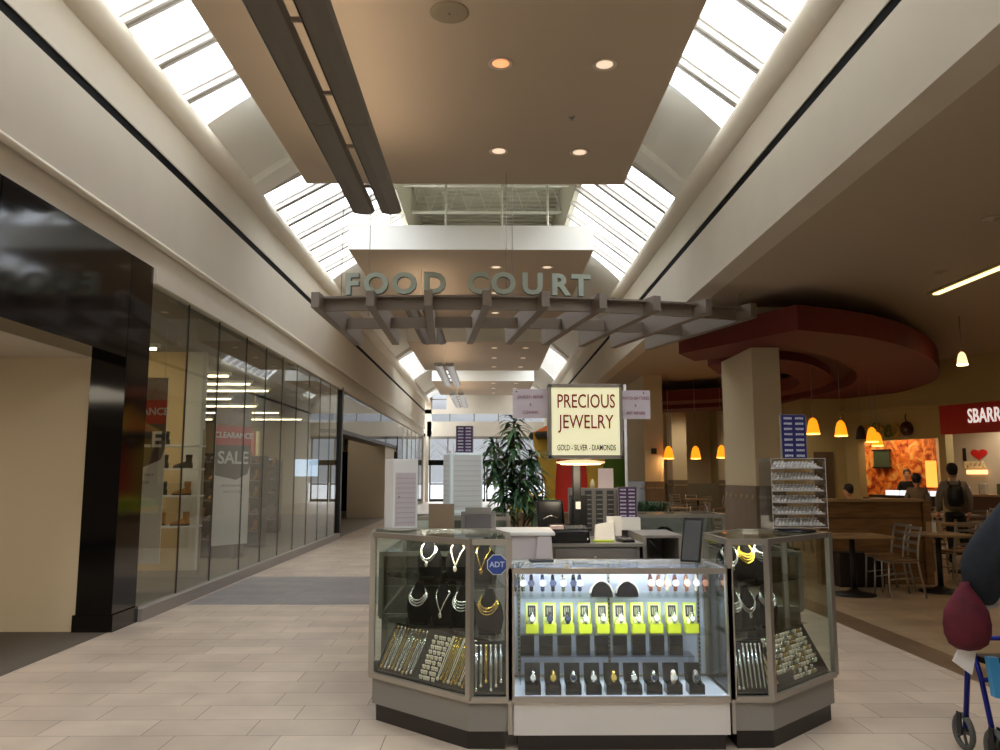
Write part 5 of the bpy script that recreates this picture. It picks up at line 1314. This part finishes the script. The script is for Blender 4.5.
for i, x in enumerate((.79, .93)):
    solo(MB().lathe([(.018,0),(.024,.03),(.018,.06),(.004,.085)], (x,7.42,1.38), 12), 'small_bottle', mat('ivory bottle', (226,210,160), .3), '%s ivory bottle on the organiser beside the post' % ('left' if i == 0 else 'right'), 'bottle')
# right and rear cases
RC2 = [(1.62,5.55),(2.1,5.55),(2.1,7.35),(1.62,7.35)]
case('low glass side case along the right of the kiosk', RC2, .98, .60, (0,1,2), LAMW, LAM)
RC3 = [(1.36,7.5),(2.15,7.5),(2.15,8.0),(1.36,8.0)]
case('glass display case at the rear right holding a black headband', RC3, 1.14, .78, (0,1), VD, LAM)
solo(MB().tube([(1.62+.09*math.cos(a), 7.62, .92+.09*math.sin(a)) for a in [2*PI*i/20 for i in range(20)]], .014, 8, closed=True), 'headband', BLKP, 'black ring shaped headband inside the rear right glass case', 'headband')
solo(MB().box(1.75,2.0,7.6,7.8,.79,.80), 'card_sheet', PAPER, 'white card inside the rear right glass case', 'card')
t = thing('grey_cabinet', 'grey laminate cabinet behind organiser left of the rear glass case', 'cabinet', (1.2, 7.8, 0))
MB().box(1.0,1.30,7.68,8.0,0,1.08).build('body', LAM, t, world=True); MB().box(.99,1.32,7.66,8.02,1.08,1.12).build('top', ALUD, t, world=True)
solo(MB().cyl((1.66,9.9,0),(1.66,9.9,2.62),.018,n=10), 'slim_pole', WHITE, 'thin white vertical pole just right of the lit sign', 'pole')

# ================================================= PLAY AREA + PLANT (beyond kiosk)
t = thing('dracaena_plant', 'tall leafy green indoor plant left of the lit sign', 'plant', (.42, 15.0, .0))
mb = MB(); rr = random.Random(11)
stems = [((0,0),(0,0),2.5), ((.15,.05),(.34,.1),1.9), ((-.12,.05),(-.38,0),2.05), ((.05,-.1),(.12,-.2),1.5), ((-.1,-.1),(-.22,-.15),1.3), ((.1,.1),(.42,.2),1.2), ((0,0),(-.05,.1),1.75)]
for a, b, h in stems: mb.tube([(a[0],a[1],.4), ((a[0]+b[0])/2,(a[1]+b[1])/2,h*.6), (b[0],b[1],h)], .02, 6)
mb.build('stems', mat('cane brown', (110,94,70), .8), t)
mb = MB()
for a, b, h in stems:
    for k in range(100):
        z0 = h-.62+rr.random()*.66; an = rr.uniform(0, 2*PI); L = rr.uniform(.28, .46); el = rr.uniform(-.2, 1.1) if z0 < h-.05 else rr.uniform(.3,1.4)
        c = Vector((b[0],b[1],z0)); d = Vector((math.cos(an),math.sin(an),0)); pts = []
        for q in range(5):
            f = q/4; pts.append(c + d*(L*f*math.cos(el*.6)) + Vector((0,0, L*(math.sin(el)*f - .75*f*f))))
        sd = Vector((-d.y,d.x,0)); ww = [.012,.034,.038,.024,.001]; vs = []
        for p, w_ in zip(pts, ww): vs += [p-sd*w_, p+Vector((0,0,-.004)), p+sd*w_]
        fs = []
        for q in range(4): fs += [(q*3,q*3+1,q*3+4,q*3+3),(q*3+1,q*3+2,q*3+5,q*3+4)]
        mb.add(vs, fs, rr.choice((0,0,1)), True)
mb.build('leaves', [mat('deep leaf green', (58,92,58), .45), mat('mid leaf green', (92,124,78), .45)], t)
MB().lathe([(.20,0),(.27,.45),(.29,.5),(.25,.5),(.24,.44),(.01,.43)], n=28).build('pot', mat('terracotta dark', (96,70,52), .7), t)
# play area wall & tower
t = thing('play_area_wall', 'low padded brown wall around the play area', 'low wall', (1.3, 17, 0))
MB().box(-1.0,3.2,16.9,17.2,0,.62).build('wall_panel', mat('brown padding', (150,122,92), .7), t, world=True); MB().box(-1.05,3.25,16.85,17.25,.62,.72).build('cap', mat('brown cap', (120,96,72), .6), t, world=True)
t = thing('gift_box', 'green and yellow gift shaped play block behind the plant', 'play block', (1.05, 18.6, .0))
MB().box(.45,1.5,18.2,19.0,0,.95).build('block', mat('lime green block', (140,190,40), .5), t, world=True, bev=.03)
YB = mat('bright yellow', (236,196,40), .5)
MB().box(.62,.74,18.17,19.03,0,.98).box(.95,1.07,18.17,19.03,0,.98).box(.42,.58,18.15,19.05,0,.8).build('ribbon', YB, t, world=True)
MB().tube([(1.0,18.6,.98),(1.15,18.6,1.12),(1.25,18.6,1.0),(1.0,18.6,.98),(.85,18.6,1.12),(.75,18.6,1.0),(1.0,18.6,.98)], .03, 6).build('bow', YB, t, world=True)
t = thing('play_tower', 'red and yellow play tower with pointed tent roof behind lit sign', 'play tower', (2.05, 20.6, 0))
REDP = mat('play red', (206,44,26), .5)
mb = MB()
n = 8; cx, cy = 2.0, 20.6
for i in range(n):
    a0 = 2*PI*i/n+PI/8; a1 = 2*PI*(i+1)/n+PI/8; r = 1.05
    mb.add([(cx+r*math.cos(a0),cy+r*math.sin(a0),2.55),(cx+r*math.cos(a1),cy+r*math.sin(a1),2.55),(cx+.45*math.cos(a1),cy+.45*math.sin(a1),2.85),(cx+.45*math.cos(a0),cy+.45*math.sin(a0),2.85)], [(0,1,2,3)], i%2)
    mb.add([(cx+.45*math.cos(a0),cy+.45*math.sin(a0),2.85),(cx+.45*math.cos(a1),cy+.45*math.sin(a1),2.85),(cx,cy,3.35)], [(0,1,2)], i%2)
mb.build('tent_roof', [mat('tent orange', (240,130,50), .6), YB], t, world=True)
MB().box(1.55,2.45,20.2,20.3,.3,2.5).build('red_panel', REDP, t, world=True)
for s_ in (-1,1):
    MB().extr([(cx+s_*.45,20.1,0),(cx+s_*.62,20.1,0),(cx+s_*.66,20.1,1.2),(cx+s_*.95,20.1,2.3),(cx+s_*.95,20.1,2.55),(cx+s_*.3,20.1,2.55),(cx+s_*.40,20.1,1.4)], (0,.12,0)).build('curved_post', mat('mustard post', (190,150,40), .5), t, world=True)
MB().lathe([(1.0,2.4),(1.05,2.5),(1.0,2.58)], (cx,cy,0), 24).build('roof_rim', mat('rim dark', (60,60,50), .5), t, world=True)
MB().cyl((1.62,20.05,2.38),(1.62,20.12,2.38),.2,n=20).cyl((1.62,20.02,2.38),(1.62,20.06,2.38),.13,n=20,m=1).build('round_badge', [BLKP, mat('badge grey',(190,190,200),.4)], t, world=True)
solo(MB().box(2.75,3.7,22.3,22.5,0,2.75), 'partition_screen', mat('leaf green panel', (88,130,34), .6), 'green play wall panel right of the lit sign post', 'screen', bev=.03)
for i, (x, c_) in enumerate(((-.6,(250,250,250)),(-.2,(120,90,70)),(.0,(60,60,66)))):
    pass
# planter greenery row by columns
t = thing('planter_box', 'long dark planter of leafy plants in front of the farther column', 'planter', (2.95, 15.15, 0))
MB().box(2.6,3.3,15.0,15.3,0,.78).build('planter', KICK, t, world=True)
mb = MB(); rr = random.Random(4)
for k in range(150):
    c = Vector((rr.uniform(2.63,3.27), rr.uniform(15.0,15.3), .78)); an = rr.uniform(0,2*PI); L = rr.uniform(.12,.3); d = Vector((math.cos(an),math.sin(an),0)); sd = Vector((-d.y,d.x,0))*.018
    m_ = c+d*L*.4+Vector((0,0,L*.8)); e_ = c+d*L+Vector((0,0,L*.6)); mb.add([c-sd*.3,c+sd*.3,m_+sd,m_-sd,e_], [(0,1,2,3),(3,2,4)], 0, True)
o = mb.build('foliage', MATS['deep leaf green'], t, world=True); o['kind'] = 'stuff'
